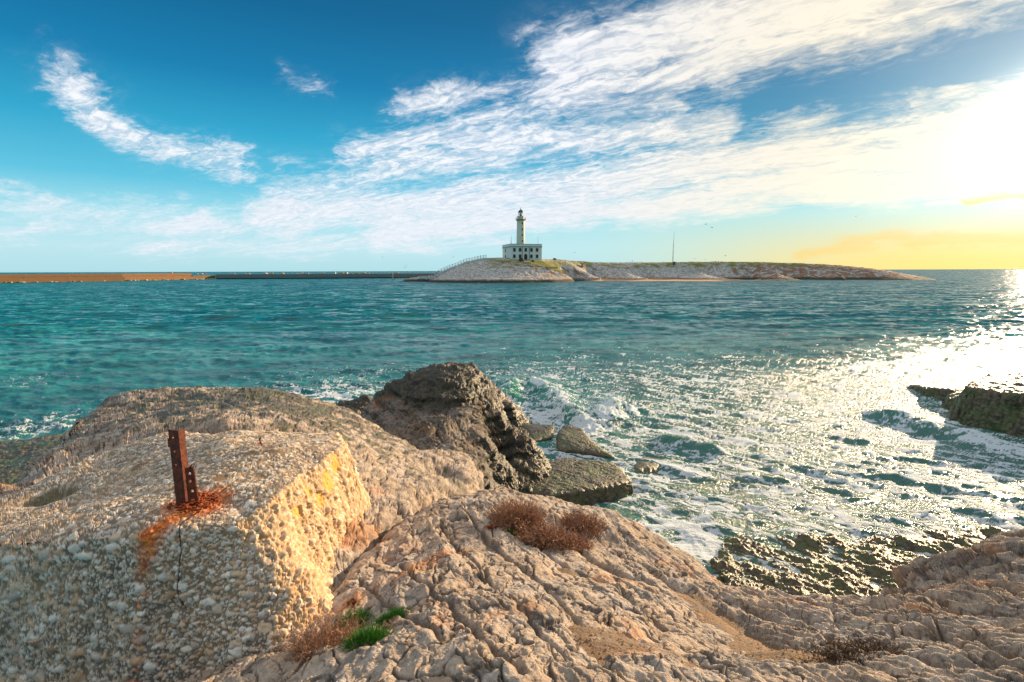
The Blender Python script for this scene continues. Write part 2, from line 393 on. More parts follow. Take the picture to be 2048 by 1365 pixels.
shore = [(560, 1100, 3.2), (700, 1060, 3.6), (860, 985, 4.4), (950, 985, 4.4), (1030, 992, 4.5), (1110, 1002, 4.6), (1200, 1022, 4.6), (1270, 1042, 4.7), (1350, 1082, 4.8), (1430, 1130, 4.8),
         (1500, 1170, 4.6), (1600, 1190, 4.4), (1680, 1205, 4.2), (1760, 1160, 4.6), (1830, 1105, 4.6), (1900, 1090, 4.6), (2060, 1085, 4.6), (2400, 1080, 4.6)]
for q in shore:
    e = P(q[0], q[1], q[2] * 0.0 + 3.3 + (q[2] - 4.4) * 0.6) if q[0] > 900 else P(*q)
    gp.append((e[0] * 1.10, e[1] * 1.10, EYE - q[2] - 0.9)); gp.append((e[0] * 1.5, e[1] * 1.5, EYE - 7.0))
gp += [(-4.5, 1.2, EYE - 3.0), (0, 0.8, EYE - 1.75), (4, .8, EYE - 1.6), (-5, 3, EYE - 3.3), (-3, 6, EYE - 3.3), (-2.4, 3.3, EYE - 2.9), (-8, 8, EYE - 6), (-2.6, 9, EYE - 5)]
g_rbf = Rbf(gp, 0.02)
crev = [P(600, 1180, 2.5), P(645, 1150, 2.55), P(700, 1108, 2.75), P(760, 1065, 2.85), P(830, 1022, 3.05), P(870, 1003, 3.2)]
def seg_d(x, y, pts):
    d2 = np.full(x.shape, 1e9, np.float32)
    for a, b in zip(pts[:-1], pts[1:]):
        ex, ey = b[0] - a[0], b[1] - a[1]
        t = np.clip(((x - a[0]) * ex + (y - a[1]) * ey) / (ex * ex + ey * ey), 0, 1)
        d2 = np.minimum(d2, (x - a[0] - t * ex) ** 2 + (y - a[1] - t * ey) ** 2)
    return np.sqrt(d2)
def g_fn(x, y):
    z = g_rbf(x, y)
    z = z - 0.50 * np.exp(-(seg_d(x, y, crev) / 0.12) ** 2)
    z = z - 0.10 * np.exp(-(seg_d(x, y, [P(1350, 1180, 2.75), P(1450, 1250, 2.6), P(1600, 1330, 2.2)]) / 0.14) ** 2)
    return z.astype(np.float32)
def hit(fn_, u, v, k0=1.5, k1=9.0):
    d_ = pdir(u, v); k = np.linspace(k0, k1, 3000).astype(np.float32); x_, y_ = (d_[0] * k)[:, None], (d_[1] * k)[:, None]
    z_ = fn_(x_, y_)[:, 0]; h_ = np.nonzero(EYE + d_[2] * k <= z_)[0]; j = h_[0] if len(h_) else -1
    return np.array([x_[j, 0], y_[j, 0], z_[j]])
V = patch(g_fn, -1.25, 1.36, 1560, 0.9, 15.0, 1080)
N = normals(V)
d, crack = limestone(V, (0.26, -0.966), 0.42, 0.17, 0.042, 10); TONE = limestone.tone
# bedding ledges, stronger to the right
xr = sstep(V[..., 0], 0.4, 3.0)
bcoord = (V[..., 0] * 0.97 + V[..., 1] * 0.24) / 0.17 + 1.9 * fbm(V / 1.0, 4, seed=40) + V[..., 2] * 1.2
fr = bcoord - np.floor(bcoord); stp = np.clip(fr / 0.82, 0, 1) - sstep(fr, 0.82, 1.0)
bid = _hash(np.floor(bcoord).astype(np.int32), np.zeros(bcoord.shape, np.int32), np.zeros(bcoord.shape, np.int32), 5) & np.uint32(255)
d = d * (1 - 0.5 * xr) + (0.055 * stp + 0.05 * (bid.astype(np.float32) / 255 - .5)) * (0.10 + 0.9 * xr) + 0.14 * fbm(V / 1.3, 3, seed=44)
aa = V[..., 0] * .26 - V[..., 1] * .966; bb = V[..., 0] * .966 + V[..., 1] * .26
d += 0.055 * fbm(np.stack([aa / 1.5, bb / .30, V[..., 2] / .4], -1), 4, .55, seed=45, ridge=True)
q5 = bb / 0.045 + 1.2 * fbm(V / .25, 3, seed=46) + V[..., 2] * 3; f5 = q5 - np.floor(q5); d += 0.026 * (np.clip(f5 / .7, 0, 1) - sstep(f5, .7, 1)) * xr
for pl_, dp_, wd_ in [([(930, 1030), (985, 1095), (1090, 1180), (1180, 1290), (1230, 1365)], .07, .022), ([(1010, 1030), (1090, 1110), (1230, 1190), (1330, 1270)], .09, .03), ([(1150, 1110), (1260, 1170), (1380, 1215)], .12, .04),
                      ([(800, 1130), (900, 1230), (1000, 1330), (1040, 1365)], .05, .018), ([(720, 1160), (790, 1230), (880, 1300)], .05, .02), ([(1230, 1120), (1330, 1175), (1420, 1240), (1560, 1330)], .12, .035), ([(1500, 1230), (1620, 1290), (1760, 1330), (1880, 1365)], .10, .03),
                      ([(1700, 1250), (1850, 1280), (2048, 1350)], .09, .03), ([(1780, 1200), (1900, 1235), (2048, 1290)], .09, .025), ([(1850, 1160), (1950, 1185), (2048, 1215)], .07, .02), ([(880, 1050), (960, 1150), (1040, 1230), (1120, 1330)], .05, .018)]:
    ww = np.stack([V[..., 0] + .10 * fbm(V / .3, 3, seed=80), V[..., 1] + .10 * fbm(V / .3, 3, seed=81)], 0)
    sdl = seg_d(ww[0], ww[1], [hit(g_fn, *q) for q in pl_]); gk = np.exp(-(sdl / wd_) ** 2)
    d -= dp_ * gk * 0.75; crack = np.maximum(crack, 0.9 * gk)
x2 = sstep(V[..., 0], 1.5, 2.7); wv_ = fbm(V / .5, 3, seed=90); wu_ = fbm(V / .5 + 7, 3, seed=91)
k1, k2, k3, kx, ky = worley(np.stack([(V[..., 1] * .97 - V[..., 0] * .24) / .75 + .5 * wv_, (V[..., 0] * .97 + V[..., 1] * .24) / .36 + .8 * wu_, V[..., 2] / .5], -1), 92, vec=True)
d += x2 * (0.075 * (k3 - .5) + 0.045 * (kx * (k3 * 7 % 1 - .5) + ky * (k3 * 13 % 1 - .3)) * 2 - 0.05 * (1 - sstep(k2 - k1, 0, .08))); crack = np.maximum(crack, x2 * (1 - sstep(k2 - k1, 0, .05)))
pits = worley(V / 0.055, 61)[0]; pz = sstep(fbm(V / 0.5, 2, seed=62), 0.0, 0.25)
d -= 0.010 * (1 - sstep(pits, 0.1, 0.36)) * pz
# sand lying in the hollows
sb = -0.055 + 0.15 * np.exp(-(seg_d(V[..., 0], V[..., 1], [P(1380, 1200, 2.7), P(1470, 1262, 2.5), P(1590, 1345, 2.15)]) / 0.27) ** 2)
for (u, v, dr, rr) in [(860, 1330, 2.1, .28), (960, 1345, 1.95, .22), (760, 1310, 2.35, .20), (700, 1345, 2.3, .1), (1130, 1130, 2.5, .12), (1010, 1200, 2.2, .16), (1190, 1290, 2.05, .25), (1320, 1345, 1.9, .25), (880, 1250, 2.25, .2), (1180, 1205, 2.3, .15)]:
    sb = sb + 0.060 * blob(V[..., 0], V[..., 1], P(u, v, dr), rr)
grav = worley(V / 0.022, 72)
sandsurf = sb + 0.035 * fbm(V / 0.16, 4, seed=71) + 0.02 + 0.014 * np.maximum(0, .45 - grav[0]) * (grav[2] > .7) / .45
sand = sstep(sandsurf - d, -0.004, 0.006)
d = np.maximum(d, sandsurf)
Vd = V + N * d[..., None]
zz = Vd[..., 2]
wet = 1 - sstep(zz + 0.5 * fbm(V / 0.8, 3, seed=50), 1.0, 1.6)
tint = sstep(fbm(V / 0.5, 4, seed=52) + 0.10 * sand + 0.25 * blob(V[..., 0], V[..., 1], P(760, 1150, 2.5), 0.5), 0.10, 0.36) * 0.8
ground = grid_mesh('ground', Vd, LIME, {'tone': TONE, 'crack': crack * (1 - sand), 'wet': wet, 'sand': sand, 'tint': tint}, zz > -0.6)
tag(ground, kind='structure')

def ground_z(x, y):
    return float(g_fn(np.array([[x]], np.float32), np.array([[y]], np.float32))[0, 0])

# ------------------------------------------------------------------ outcrop behind the block
op = [P(*q) for q in [
    (450, 784, 2.50), (300, 800, 2.5), (220, 824, 2.55), (380, 788, 2.5), (550, 788, 2.62), (610, 808, 2.85), (690, 832, 3.22), (745, 865, 3.45), (800, 903, 3.55), (850, 915, 3.68),
    (150, 885, 2.50), (60, 965, 2.38), (0, 1005, 2.30), (-150, 1050, 2.3), (300, 850, 2.18), (450, 850, 2.12), (600, 850, 2.42), (700, 885, 2.80), (520, 820, 2.40), (700, 960, 2.62), (770, 980, 2.88),
    (700, 1050, 2.60), (775, 1035, 2.85), (655, 1115, 2.60), (700, 1085, 2.66), (760, 1050, 2.72), (850, 990, 3.05), (925, 960, 3.42), (945, 985, 3.8),
    (880, 940, 3.62), (800, 935, 3.30), (850, 965, 3.22), (400, 950, 2.6), (120, 1050, 2.8), (600, 1000, 2.75)]]
opoly = [P(*q) for q in [(640, 1150, 2.4), (700, 1096, 2.6), (760, 1062, 2.76), (850, 1003, 3.08), (890, 993, 3.3), (945, 997, 3.9), (960, 965, 4.2), (925, 915, 4.2), (880, 905, 4.0), (840, 903, 3.8),
         (770, 868, 3.65), (700, 826, 3.4), (620, 797, 3.0), (550, 776, 2.75), (450, 774, 2.6), (330, 782, 2.6), (215, 812, 2.7), (175, 845, 2.7), (140, 880, 2.7), (85, 932, 2.6), (20, 985, 2.5), (-150, 1040, 2.5), (-400, 1150, 2.5)]] + [np.array([-3.6, 3.9, 0]), np.array([-2.1, 3.9, 0])]
o_rbf = Rbf(op, 0.02)
def o_fn(x, y):
    z = o_rbf(x, y)
    sd = poly_sd(x, y, opoly) + 0.02 + 0.14 * gnoise(vec3(x / 0.7, y / 0.7), 81) + 0.08 * gnoise(vec3(x / 0.2, y / 0.2), 82)
    z = z - 5.0 * np.maximum(sd, 0) - 0.35 * np.exp(-np.maximum(-sd, 0) / 0.12) * 0.5
    c = P(880, 937, 3.5)
    z = z - 0.28 * np.exp(-(((x - c[0]) / 0.42) ** 2 + ((y - c[1]) / 0.55) ** 2) ** 2)
    return z.astype(np.float32)
V = patch(o_fn, -1.15, 0.05, 860, 2.9, 15.0, 760)
N = normals(V)
d, crack = limestone(V, (0.25, -0.97), 0.32, 0.16, 0.050, 110); TONE = limestone.tone
far = sstep(V[..., 1], 5.5, 9.0)
rg = fbm(V / 0.5, 5, 0.6, seed=120, ridge=True)
d = d * (1 - 0.3 * far) + far * 0.11 * rg + far * .030 * fbm(V / .12, 4, .6, seed=126, ridge=True) + 0.06 * fbm(V / 1.0, 3, seed=121)
# coral-like weathering toward the crest
kn = worley(V / np.array([0.16, 0.16, 0.10], np.float32), 122)[0]
d += far * 0.03 * (0.6 - kn)
Vd = V + N * d[..., None]
zz = Vd[..., 2]
wet = 1 - sstep(zz + 0.5 * fbm(V / 0.8, 3, seed=50), 1.2, 2.1)
darkc = sstep(fbm(V / 0.35, 5, .6, seed=123) + 0.30 * blob(V[..., 0], V[..., 1], P(540, 800, 2.5), 1.9) - .04, 0.0, 0.10)
wet = np.maximum(wet, darkc * 0.9 * sstep(V[..., 1], 6.0, 8.0))
tint = sstep(fbm(V / 0.6, 4, seed=124) + 0.5 * blob(V[..., 0], V[..., 1], P(700, 1030, 2.5), 0.5), 0.16, 0.44) * 0.8
outcrop = grid_mesh('limestone_outcrop', Vd, LIME, {'tone': TONE, 'crack': crack, 'wet': wet, 'sand': crack * 0, 'tint': tint}, zz > -0.6)
tag(outcrop, 'broad pale cracked limestone outcrop rising behind the pebbly concrete block', 'rock')

# ------------------------------------------------------------------ headland
hp = [P(*q) for q in [
    (850, 752, 3.20), (905, 744, 3.22), (935, 750, 3.25), (885, 742, 3.3), (800, 775, 3.45), (768, 795, 3.75), (742, 822, 4.3), (700, 830, 5.2), (830, 870, 3.92), (900, 880, 4.0), (765, 850, 4.35), (760, 880, 4.5),
    (900, 850, 3.95), (850, 825, 3.86), (930, 838, 3.90), (820, 820, 3.82), (850, 790, 3.42), (930, 790, 3.42), (990, 800, 4.0), (960, 765, 3.5), (970, 900, 4.5), (1000, 840, 4.30), (1040, 870, 4.9),
    (1046, 920, 5.85), (1022, 965, 5.8), (990, 1003, 5.6), (950, 985, 4.9), (1000, 920, 4.95), (900, 950, 4.35), (930, 930, 4.40), (950, 870, 4.15), (1030, 930, 5.3), (980, 960, 5.0), (880, 910, 4.1)]]
for q in [(690, 822, 6.2), (735, 800, 5.2), (765, 775, 4.6), (800, 758, 4.2), (850, 738, 3.9), (905, 728, 3.9), (945, 732, 3.9), (975, 770, 4.6), (1020, 815, 5.2), (1046, 860, 6.1), (1062, 915, 6.7), (1036, 972, 6.7), (1000, 1020, 6.6)]:
    e = P(q[0], q[1], q[2]); e2 = P(q[0], q[1], 3.5 if q[1] < 800 else q[2])
    k = 1.06; hp.append((e2[0] * k if q[1] < 800 else e[0], e2[1] * k if q[1] < 800 else e[1], EYE - q[2]))
    hp.append((e2[0] * 1.16 + (0.4 if q[0] > 950 else -0.2), e2[1] * 1.16, -1.0))
hp += [(-2.5, 10.5, 1.2), (-1.2, 9.5, 0.6), (0.3, 10.5, -1.0), (2.0, 13, -1.3), (-6.5, 17, -1.2), (-7, 14, -1.0)]
h_rbf = Rbf(hp, 0.0)
V = patch(lambda x, y: h_rbf(x, y), -0.42, 0.16, 560, 9.0, 24.0, 620, 1300)
N = normals(V)
d, crack = limestone(V, (0.5, -0.866), 0.5, 0.22, 0.075, 210); TONE = limestone.tone
rg = fbm(V * np.array([1, 1, 0.5], np.float32) / 0.8, 5, 0.6, seed=220, ridge=True)
st = V[..., 2] / 0.33 + 0.8 * fbm(V / 1.5, 3, seed=221); fr = st - np.floor(st)
d += 0.22 * rg + 0.10 * (sstep(fr, 0.0, 0.25) - fr) + 0.20 * fbm(V * np.array([1, 1, .6], np.float32) / 0.30, 6, .66, seed=223, ridge=True) + 0.18 * fbm(V / 1.6, 2, seed=225)
Vd = V + N * d[..., None]; zz = Vd[..., 2]
edge = V[..., 0] - (-1.0 + 0.0 * V[..., 1])
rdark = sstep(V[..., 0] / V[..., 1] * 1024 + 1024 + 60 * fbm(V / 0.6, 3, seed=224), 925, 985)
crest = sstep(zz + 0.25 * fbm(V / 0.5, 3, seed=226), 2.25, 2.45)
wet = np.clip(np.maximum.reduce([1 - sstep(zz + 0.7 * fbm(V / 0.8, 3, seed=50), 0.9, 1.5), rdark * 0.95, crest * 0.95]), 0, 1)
tint = sstep(fbm(V / 0.6, 4, seed=227) + 0.25 * sstep(V[..., 0], -1.5, 0), 0.1, 0.4) * 0.6
headland = grid_mesh('headland_rock', Vd, SEAROCK, {'tone': TONE, 'crack': crack, 'wet': wet, 'sand': crack * 0, 'tint': tint}, zz > -0.5)
tag(headland, 'tall dark crusted rock pinnacle jutting into the sea, pale band across its shoulder', 'rock')

# ------------------------------------------------------------------ concrete block
conc, t, b = material('pebble_concrete')
p = t.pos(); cell = t.attr('cell'); peb = t.attr('pebble')
n_mid = t.noise(p, 14, 6, 0.65); n_hi = t.noise(p, 120, 4, 0.7); n_lo = t.noise(p, 2.2, 4, 0.6)
pc = t.ramp(cell, [(0, lin(210, 196, 180)), (0.2, lin(236, 224, 206)), (0.4, lin(178, 166, 152)), (0.58, lin(222, 190, 154)), (0.74, lin(190, 150, 112)), (0.88, lin(238, 228, 212)), (1.0, lin(160, 124, 96))])
mc = t.mix(t.sm(n_lo, 0.38, 0.62), lin(112, 100, 86), lin(146, 120, 90))
c = t.mix(peb, mc, pc); c = t.mix(t.m('MULTIPLY', t.attr('side'), 0.5), c, t.mix(cell, lin(228, 188, 134), lin(206, 156, 100)))  # ochre pebble colour, pushed gold on sunward faces to paint in sunlight
c = t.mix(t.m('MULTIPLY', t.sm(n_mid, 0.52, 0.72), 0.30), c, lin(110, 96, 80))
c = t.mix(t.m('MULTIPLY', t.sm(n_hi, 0.5, 0.7), 0.25), c, lin(225, 210, 190))
c = t.mix(t.attr('mortar'), c, t.mix(n_mid, lin(100, 76, 56), lin(146, 112, 78)))
c = t.mix(t.attr('yellow'), c, t.mix(n_mid, lin(204, 150, 74), lin(224, 182, 96)))
rust = t.attr('rust')
rr_ = t.m('MULTIPLY', rust, t.sm(t.m('ADD', rust, t.m('MULTIPLY', n_mid, 0.9)), 0.52, 0.95))
rc = t.ramp(t.noise(p, 34, 5, 0.7), [(0.28, lin(60, 20, 8)), (0.42, lin(164, 64, 12)), (0.55, lin(232, 122, 24)), (0.75, lin(240, 176, 76))])
c = t.mix(t.m('MULTIPLY', rr_, 0.95, clamp=True), c, rc)
c = t.mix(t.m('MULTIPLY', t.attr('moss'), 0.75), c, lin(64, 66, 30))
c = t.mix(t.attr('crack'), c, lin(30, 22, 16))
t.put(b.inputs['Base Color'], c); t.put(b.inputs['Roughness'], 0.88)
t.l.new(t.bump(t.m('ADD', n_mid, t.m('MULTIPLY', n_hi, 0.5)), 0.7, 0.010), b.inputs['Normal'])
top = [P(*q) for q in [(0, 1068, 1.92), (150, 1068, 1.88), (300, 1050, 1.82), (400, 1012, 1.80), (480, 1018, 1.82), (540, 985, 1.80), (620, 920, 1.86), (665, 890, 1.9), (370, 1000, 1.80), (480, 930, 1.76), (440, 880, 1.80),
       (550, 900, 1.76), (330, 870, 1.98), (200, 915, 2.08), (100, 965, 2.12), (0, 1010, 2.12), (-150, 1060, 2.1), (220, 990, 2.02), (100, 1010, 2.08), (350, 940, 1.92), (600, 885, 1.86), (560, 872, 1.90), (640, 870, 1.98), (-200, 1100, 1.95)]]
t_rbf = Rbf(top, 0.01)
bpoly = [P(*q) for q in [(-400, 1075, 1.95), (0, 1078, 1.92), (150, 1078, 1.88), (300, 1066, 1.84), (420, 1040, 1.82), (470, 1040, 1.84), (525, 1006, 1.84), (590, 965, 1.86), (650, 915, 1.9), (682, 893, 1.95), (668, 868, 2.0), (560, 862, 1.95), (430, 860, 1.88), (330, 860, 2.0), (210, 905, 2.1), (90, 962, 2.15), (0, 1005, 2.2), (-200, 1060, 2.2), (-500, 1150, 2.3)]]
def b_fn(x, y):
    z = t_rbf(x, y)
    sd = poly_sd(x, y, bpoly) + 0.07 * gnoise(vec3(x / 0.35, y / 0.35), 301) + 0.03 * gnoise(vec3(x / 0.1, y / 0.1), 302)
    side = sstep(x + 0.35 * (y - 3.6), -2.9, -1.75)                   # the face toward the sun leans more
    slope = 4.2 - side * (3.0 - 3.0 * sstep(y, 3.5, 4.7))
    r_ = 0.06; so = np.where(sd > 0, sd, 0)
    z = z - slope * (np.sqrt(so * so + r_ * r_) - r_) - 0.02 * np.exp(-np.abs(sd) / 0.05)
    z = z - 0.12 * blob(x, y, P(105, 992, 2.1), 0.20)
    return z.astype(np.float32)
BH = lambda u, v: hit(b_fn, u, v)
V = patch(b_fn, -1.2, -0.2, 900, 2.1, 7.2, 900, 1800)
N = normals(V)
x, y, z = V[..., 0], V[..., 1], V[..., 2]
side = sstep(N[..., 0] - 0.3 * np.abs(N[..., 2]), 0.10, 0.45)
topm = sstep(N[..., 2], 0.72, 0.9)
wv = np.stack([fbm(V / 0.06, 3, seed=310), fbm(V / 0.06, 3, seed=311), fbm(V / 0.06, 3, seed=312)], -1) * 1.6
def pebbles(sx, sz, seed, keep=0.0):
    f1, f2, i = worley((V + wv * 0.02) / np.array([sx, sx * .8, sz], np.float32), seed, 0.95)
    r_ = 0.40 + 0.22 * i; h = np.sqrt(np.maximum(0, 1 - (f1 / r_) ** 2)); h = h * sstep(f2 - f1, 0.0, 0.10)
    frac = (i * 97.0) % 1.0; on = (frac > keep).astype(np.float32)
    return h * on, (i * 31.7) % 1.0
h1, c1 = pebbles(0.095, 0.060, 320, 0.70); h2, c2 = pebbles(0.048, 0.032, 321, 0.2); h3, c3 = pebbles(0.024, 0.018, 322, 0.1)
mort = sstep(fbm(V / 0.22, 5, .62, seed=330) + 0.35 * 0.36 * np.exp(-((x - BH(70, 1185)[0]) / .55) ** 2 - ((z - BH(70, 1185)[2]) / .12) ** 2) * (1 - topm) + 0.12 * blob(x, y, BH(580, 890), 0.4) + 0.10 * blob(x, y, BH(500, 960), .3) - 0.12 * (1 - topm), 0.16, 0.26)
yel = np.zeros_like(x)
for (u, v, rr) in [(654, 965, .12), (640, 1000, .08), (590, 1030, .075), (664, 930, .11), (615, 985, .06)]:
    c_ = BH(u, v); yel = np.maximum(yel, np.exp(-((x - c_[0]) ** 2 + (y - c_[1]) ** 2 + (z - c_[2]) ** 2) / (rr * rr)))
yel = sstep(yel + 0.25 * fbm(V / 0.08, 3, seed=331), 0.42, 0.52)
smoothm = np.maximum(mort, yel)
lift = (0.024 + 0.006 * side) * h1 * (1 - topm * .5); l2 = 0.015 * h2; l3 = 0.007 * h3
lay = np.maximum.reduce([lift, l2, l3]) * (1.0 - 0.5 * topm + 0.2 * side); cell = np.where(lift >= np.maximum(l2, l3), c1, np.where(l2 >= l3, c2, c3))
peb = sstep(lay, 0.001, 0.004) * (1 - smoothm)
lump = 0.016 * fbm(V / 0.14, 4, seed=332) + 0.10 * fbm(V / 0.6, 3, seed=333) + 0.012 * fbm(V / 0.03, 3, seed=335) * (1 - smoothm)
rough = side * 0.030 * fbm(V / 0.05, 3, seed=334, ridge=True)
ck = [BH(366, 1050), BH(364, 1100), BH(358, 1150), BH(355, 1190), BH(372, 1225)]
ckx = np.interp(z, [q[2] for q in ck][::-1], [q[0] for q in ck][::-1]) + 0.012 * gnoise(vec3(z / 0.05, z * 0, z * 0), 340)
crk = (1 - sstep(np.abs(x - ckx), 0.001, 0.005)) * sstep(z, ck[-1][2], ck[-1][2] + .05) * (1 - sstep(z, ck[0][2] + .02, ck[0][2] + .06)) * (1 - side)
d = lay * (1 - smoothm) + lump * (1 - 0.5 * yel) + rough - 0.03 * crk
Vd = V + N * d[..., None]
BX = BH(374, 1014)
rust = np.exp(-(((x - BX[0] - 0.04) / 0.24) ** 2 + ((y - BX[1] - .06) / 0.24) ** 2)) * 1.1
rust = np.maximum(rust, np.exp(-(seg_d(x, y, [(BX[0] + .05, BX[1]), BH(335, 1050)[:2], BH(300, 1072)[:2]]) / 0.085) ** 2))
st_ = np.exp(-((x - BH(292, 1110)[0] - 0.02 * gnoise(vec3(z / .1, z * 0, z * 0), 7)) / 0.065) ** 2) * (1 - topm) * (1 - side)
rust = np.maximum(rust, st_ * np.clip(0.22 + 0.9 * fbm(V / 0.12, 3, seed=8) + 0.55 * sstep(z, BH(295, 1200)[2], BH(295, 1090)[2]), 0, 1))
rb = BH(522, 890); rust = np.maximum(rust, 0.8 * blob(x, y, rb, 0.07))
rust = np.clip(rust + 0.7 * fbm(V / 0.05, 4, .6, seed=9) * (rust > 0.15), 0, 1)
moss = sstep(blob(x, y, BH(105, 1010), 0.30) + 0.3 * fbm(V / .15, 3, seed=350), 0.5, 0.85)
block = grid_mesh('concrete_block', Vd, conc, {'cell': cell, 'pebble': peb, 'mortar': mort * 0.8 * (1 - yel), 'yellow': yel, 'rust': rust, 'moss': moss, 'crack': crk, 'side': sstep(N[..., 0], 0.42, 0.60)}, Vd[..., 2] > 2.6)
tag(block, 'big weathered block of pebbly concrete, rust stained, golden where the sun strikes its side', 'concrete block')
def block_z(x, y):
    return float(b_fn(np.array([[x]], np.float32), np.array([[y]], np.float32))[0, 0])
#---PART3---
# ------------------------------------------------------------------ sea
BREAK = [P(1010, 800, 6), P(1030, 768, 6), P(1062, 768, 6), P(1100, 792, 6), P(1150, 838, 6), P(1190, 842, 6), P(1238, 815, 6)]
CREST2 = [P(1340, 885, 6), P(1385, 892, 6), P(1420, 905, 6)]
CREST3 = [P(1775, 835, 6), P(1830, 845, 6), P(1900, 868, 6), P(1960, 885, 6)]
rows_px = np.concatenate([np.linspace(660, 5.0, 860), np.exp(np.linspace(math.log(4.6), math.log(0.075), 34))])
ys = (512.0 * 6.0 / rows_px).astype(np.float32); ss = np.linspace(-1.55, 1.55, 1640).astype(np.float32)
Y = np.repeat(ys[:, None], len(ss), 1); X = Y * ss[None]
step = np.maximum(np.gradient(ys)[:, None] * 0.35, Y * (ss[1] - ss[0]))
rng = np.random.RandomState(4)
wx_, wy_ = 0.9 * gnoise(vec3(X / 9, Y / 9), 401), 0.9 * gnoise(vec3(X / 9, Y / 9), 402)
HX = np.zeros_like(X); HY = np.zeros_like(X); HZ = np.zeros_like(X)
patchy = 0.75 + 0.7 * gnoise(vec3(X / 23, Y / 14), 403) + 0.3 * gnoise(vec3(X / 5, Y / 4), 404)
for k in range(64):
    lam = 0.42 * (15.0 / 0.42) ** (k / 63.0) * rng.uniform(0.93, 1.07)
    th = R(-100 + rng.normal(0, 34 if lam < 4 else 20)); kx, ky = math.cos(th), math.sin(th)
    amp = 0.0067 * lam ** 0.80 * rng.uniform(0.6, 1.3) * (1.0 if lam < 7 else 0.6)
    ph = 2 * math.pi * ((X + wx_) * kx + (Y + wy_) * ky) / lam + rng.uniform(0, 6.28)
    fade = sstep(lam / step, 1.6, 4.0) * amp
    if lam < 6: fade = fade * patchy
    if lam > 2.0: fade = fade * (0.42 + 0.5 * sstep(Y, 20, 70))
    if lam < 1.3: fade = fade * 1.2
    HZ += fade * np.cos(ph); HX -= fade * 0.9 * kx * np.sin(ph); HY -= fade * 0.9 * ky * np.sin(ph)
rdg = fbm(np.stack([(X + HX) / 1.7 + .5 * wx_, (Y + HY) / 0.75, X * 0], -1), 6, 0.6, seed=405, ridge=True)
HZ += 0.13 * (rdg - 0.2) * (1 - sstep(Y, 40, 110)) * patchy
calm = sstep(Y, 5, 16); HZ *= 0.45 + 0.55 * calm; HX *= calm; HY *= calm
db = seg_d(X, Y, BREAK); crest = np.exp(-(db / 0.75) ** 2)
lumps = fbm(vec3(X / 0.5, Y / 0.5), 4, 0.6, seed=410)
fine = fbm(vec3(X / 0.16, Y / 0.16), 4, 0.65, seed=413)
HZ += crest * (0.36 + 0.5 * fbm(vec3(X / 1.4, Y / 1.4), 3, seed=411)) + np.exp(-(db / 1.6) ** 2) * (0.05 + 0.30 * lumps + 0.12 * fine)
d2 = seg_d(X, Y, CREST2); HZ += 0.28 * np.exp(-(d2 / 0.45) ** 2)
d3 = seg_d(X, Y, CREST3); HZ += 0.34 * np.exp(-(d3 / 0.7) ** 2) * (1 + gnoise(vec3(X / 1.2, Y / 1.2), 412))
foam = np.zeros_like(X) + 0.36 * (1 - sstep(Y, 26, 80)) * sstep(X / Y, -.6, .1) + 0.13 * (1 - sstep(Y, 22, 90))
def fb(u, v, r, a, squash=0.6):
    global foam
    c = P(u, v, 6.0)
    foam = np.maximum(foam, a * np.exp(-(((X - c[0]) / r) ** 2 + ((Y - c[1]) * squash / r) ** 2)))
for q in [(1500, 1090, .9, .6), (1600, 1110, .7, .5), (1560, 1150, .5, .55), (1700, 1120, .8, .5), (1660, 1170, .4, .6), (650, 790, 3.2, .62), (720, 782, 1.6, .6), (560, 790, 2.6, .5), (600, 750, 4, .36), (440, 790, 2.4, .40), (200, 880, 1.6, .50), (90, 850, 2.6, .42), (60, 760, 3.5, .30), (740, 740, 3.5, .4),
          (980, 780, 2.0, .60), (1020, 820, 1.7, .72), (1100, 840, 1.8, .70), (1170, 855, 1.4, .78), (1210, 835, 1.3, .76), (1240, 805, 1.2, .62), (1280, 780, 1.8, .5), (1060, 740, 2.2, .55), (1120, 800, 1.5, .62), (1070, 905, .7, .85), (1080, 935, .45, .9), (1058, 962, .35, .9),
          (1170, 907, .5, .7), (1255, 890, .8, .66), (1250, 950, .6, .66), (1300, 920, .9, .58), (1190, 1003, .8, .66), (1260, 1005, .7, .62), (1330, 960, .8, .62), (1330, 1050, 1.1, .72), (1390, 1080, .8, .86), (1410, 1040, .7, .74),
          (1260, 1040, .9, .60), (1420, 1010, 1.1, .62), (1400, 960, 1.2, .58), (1450, 900, 1.6, .52), (1560, 840, 3.0, .52), (1500, 780, 4, .44), (1640, 850, 2.4, .50), (1330, 740, 5, .40), (1700, 900, 2.6, .52), (1820, 880, 2.6, .58),
          (1600, 960, 2.6, .50), (1760, 790, 4, .44), (1980, 890, 1.6, .72), (1900, 840, 1.2, .66), (2040, 900, 1.6, .74), (2000, 960, 2.0, .55), (1520, 1010, 1.2, .46), (1130, 745, 5, .44), (1900, 1010, 2, .50), (1200, 720, 6, .38), (800, 705, 6, .26), (950, 700, 7, .28)]:
    fb(*q)
foam = np.maximum(foam, 0.74 * np.exp(-(db / 0.50) ** 2) * sstep(X, -0.1, 1.2)); foam = np.maximum(foam, 0.55 * np.exp(-(d3 / 0.5) ** 2)); foam = np.maximum(foam, 0.6 * np.exp(-((d2 - .3) / 0.3) ** 2))
cI = PY(960, 564, 262); foam = np.maximum(foam, 1.0 * np.exp(-(((X - cI[0]) / 2.6) ** 2 + ((Y - 262) / 5) ** 2)))
Vs = np.stack([X + HX, Y + HY, HZ], -1)
near = (1 - sstep(Y, 10, 60)) * (0.25 + 0.6 * sstep(X / Y, -.2, .5))
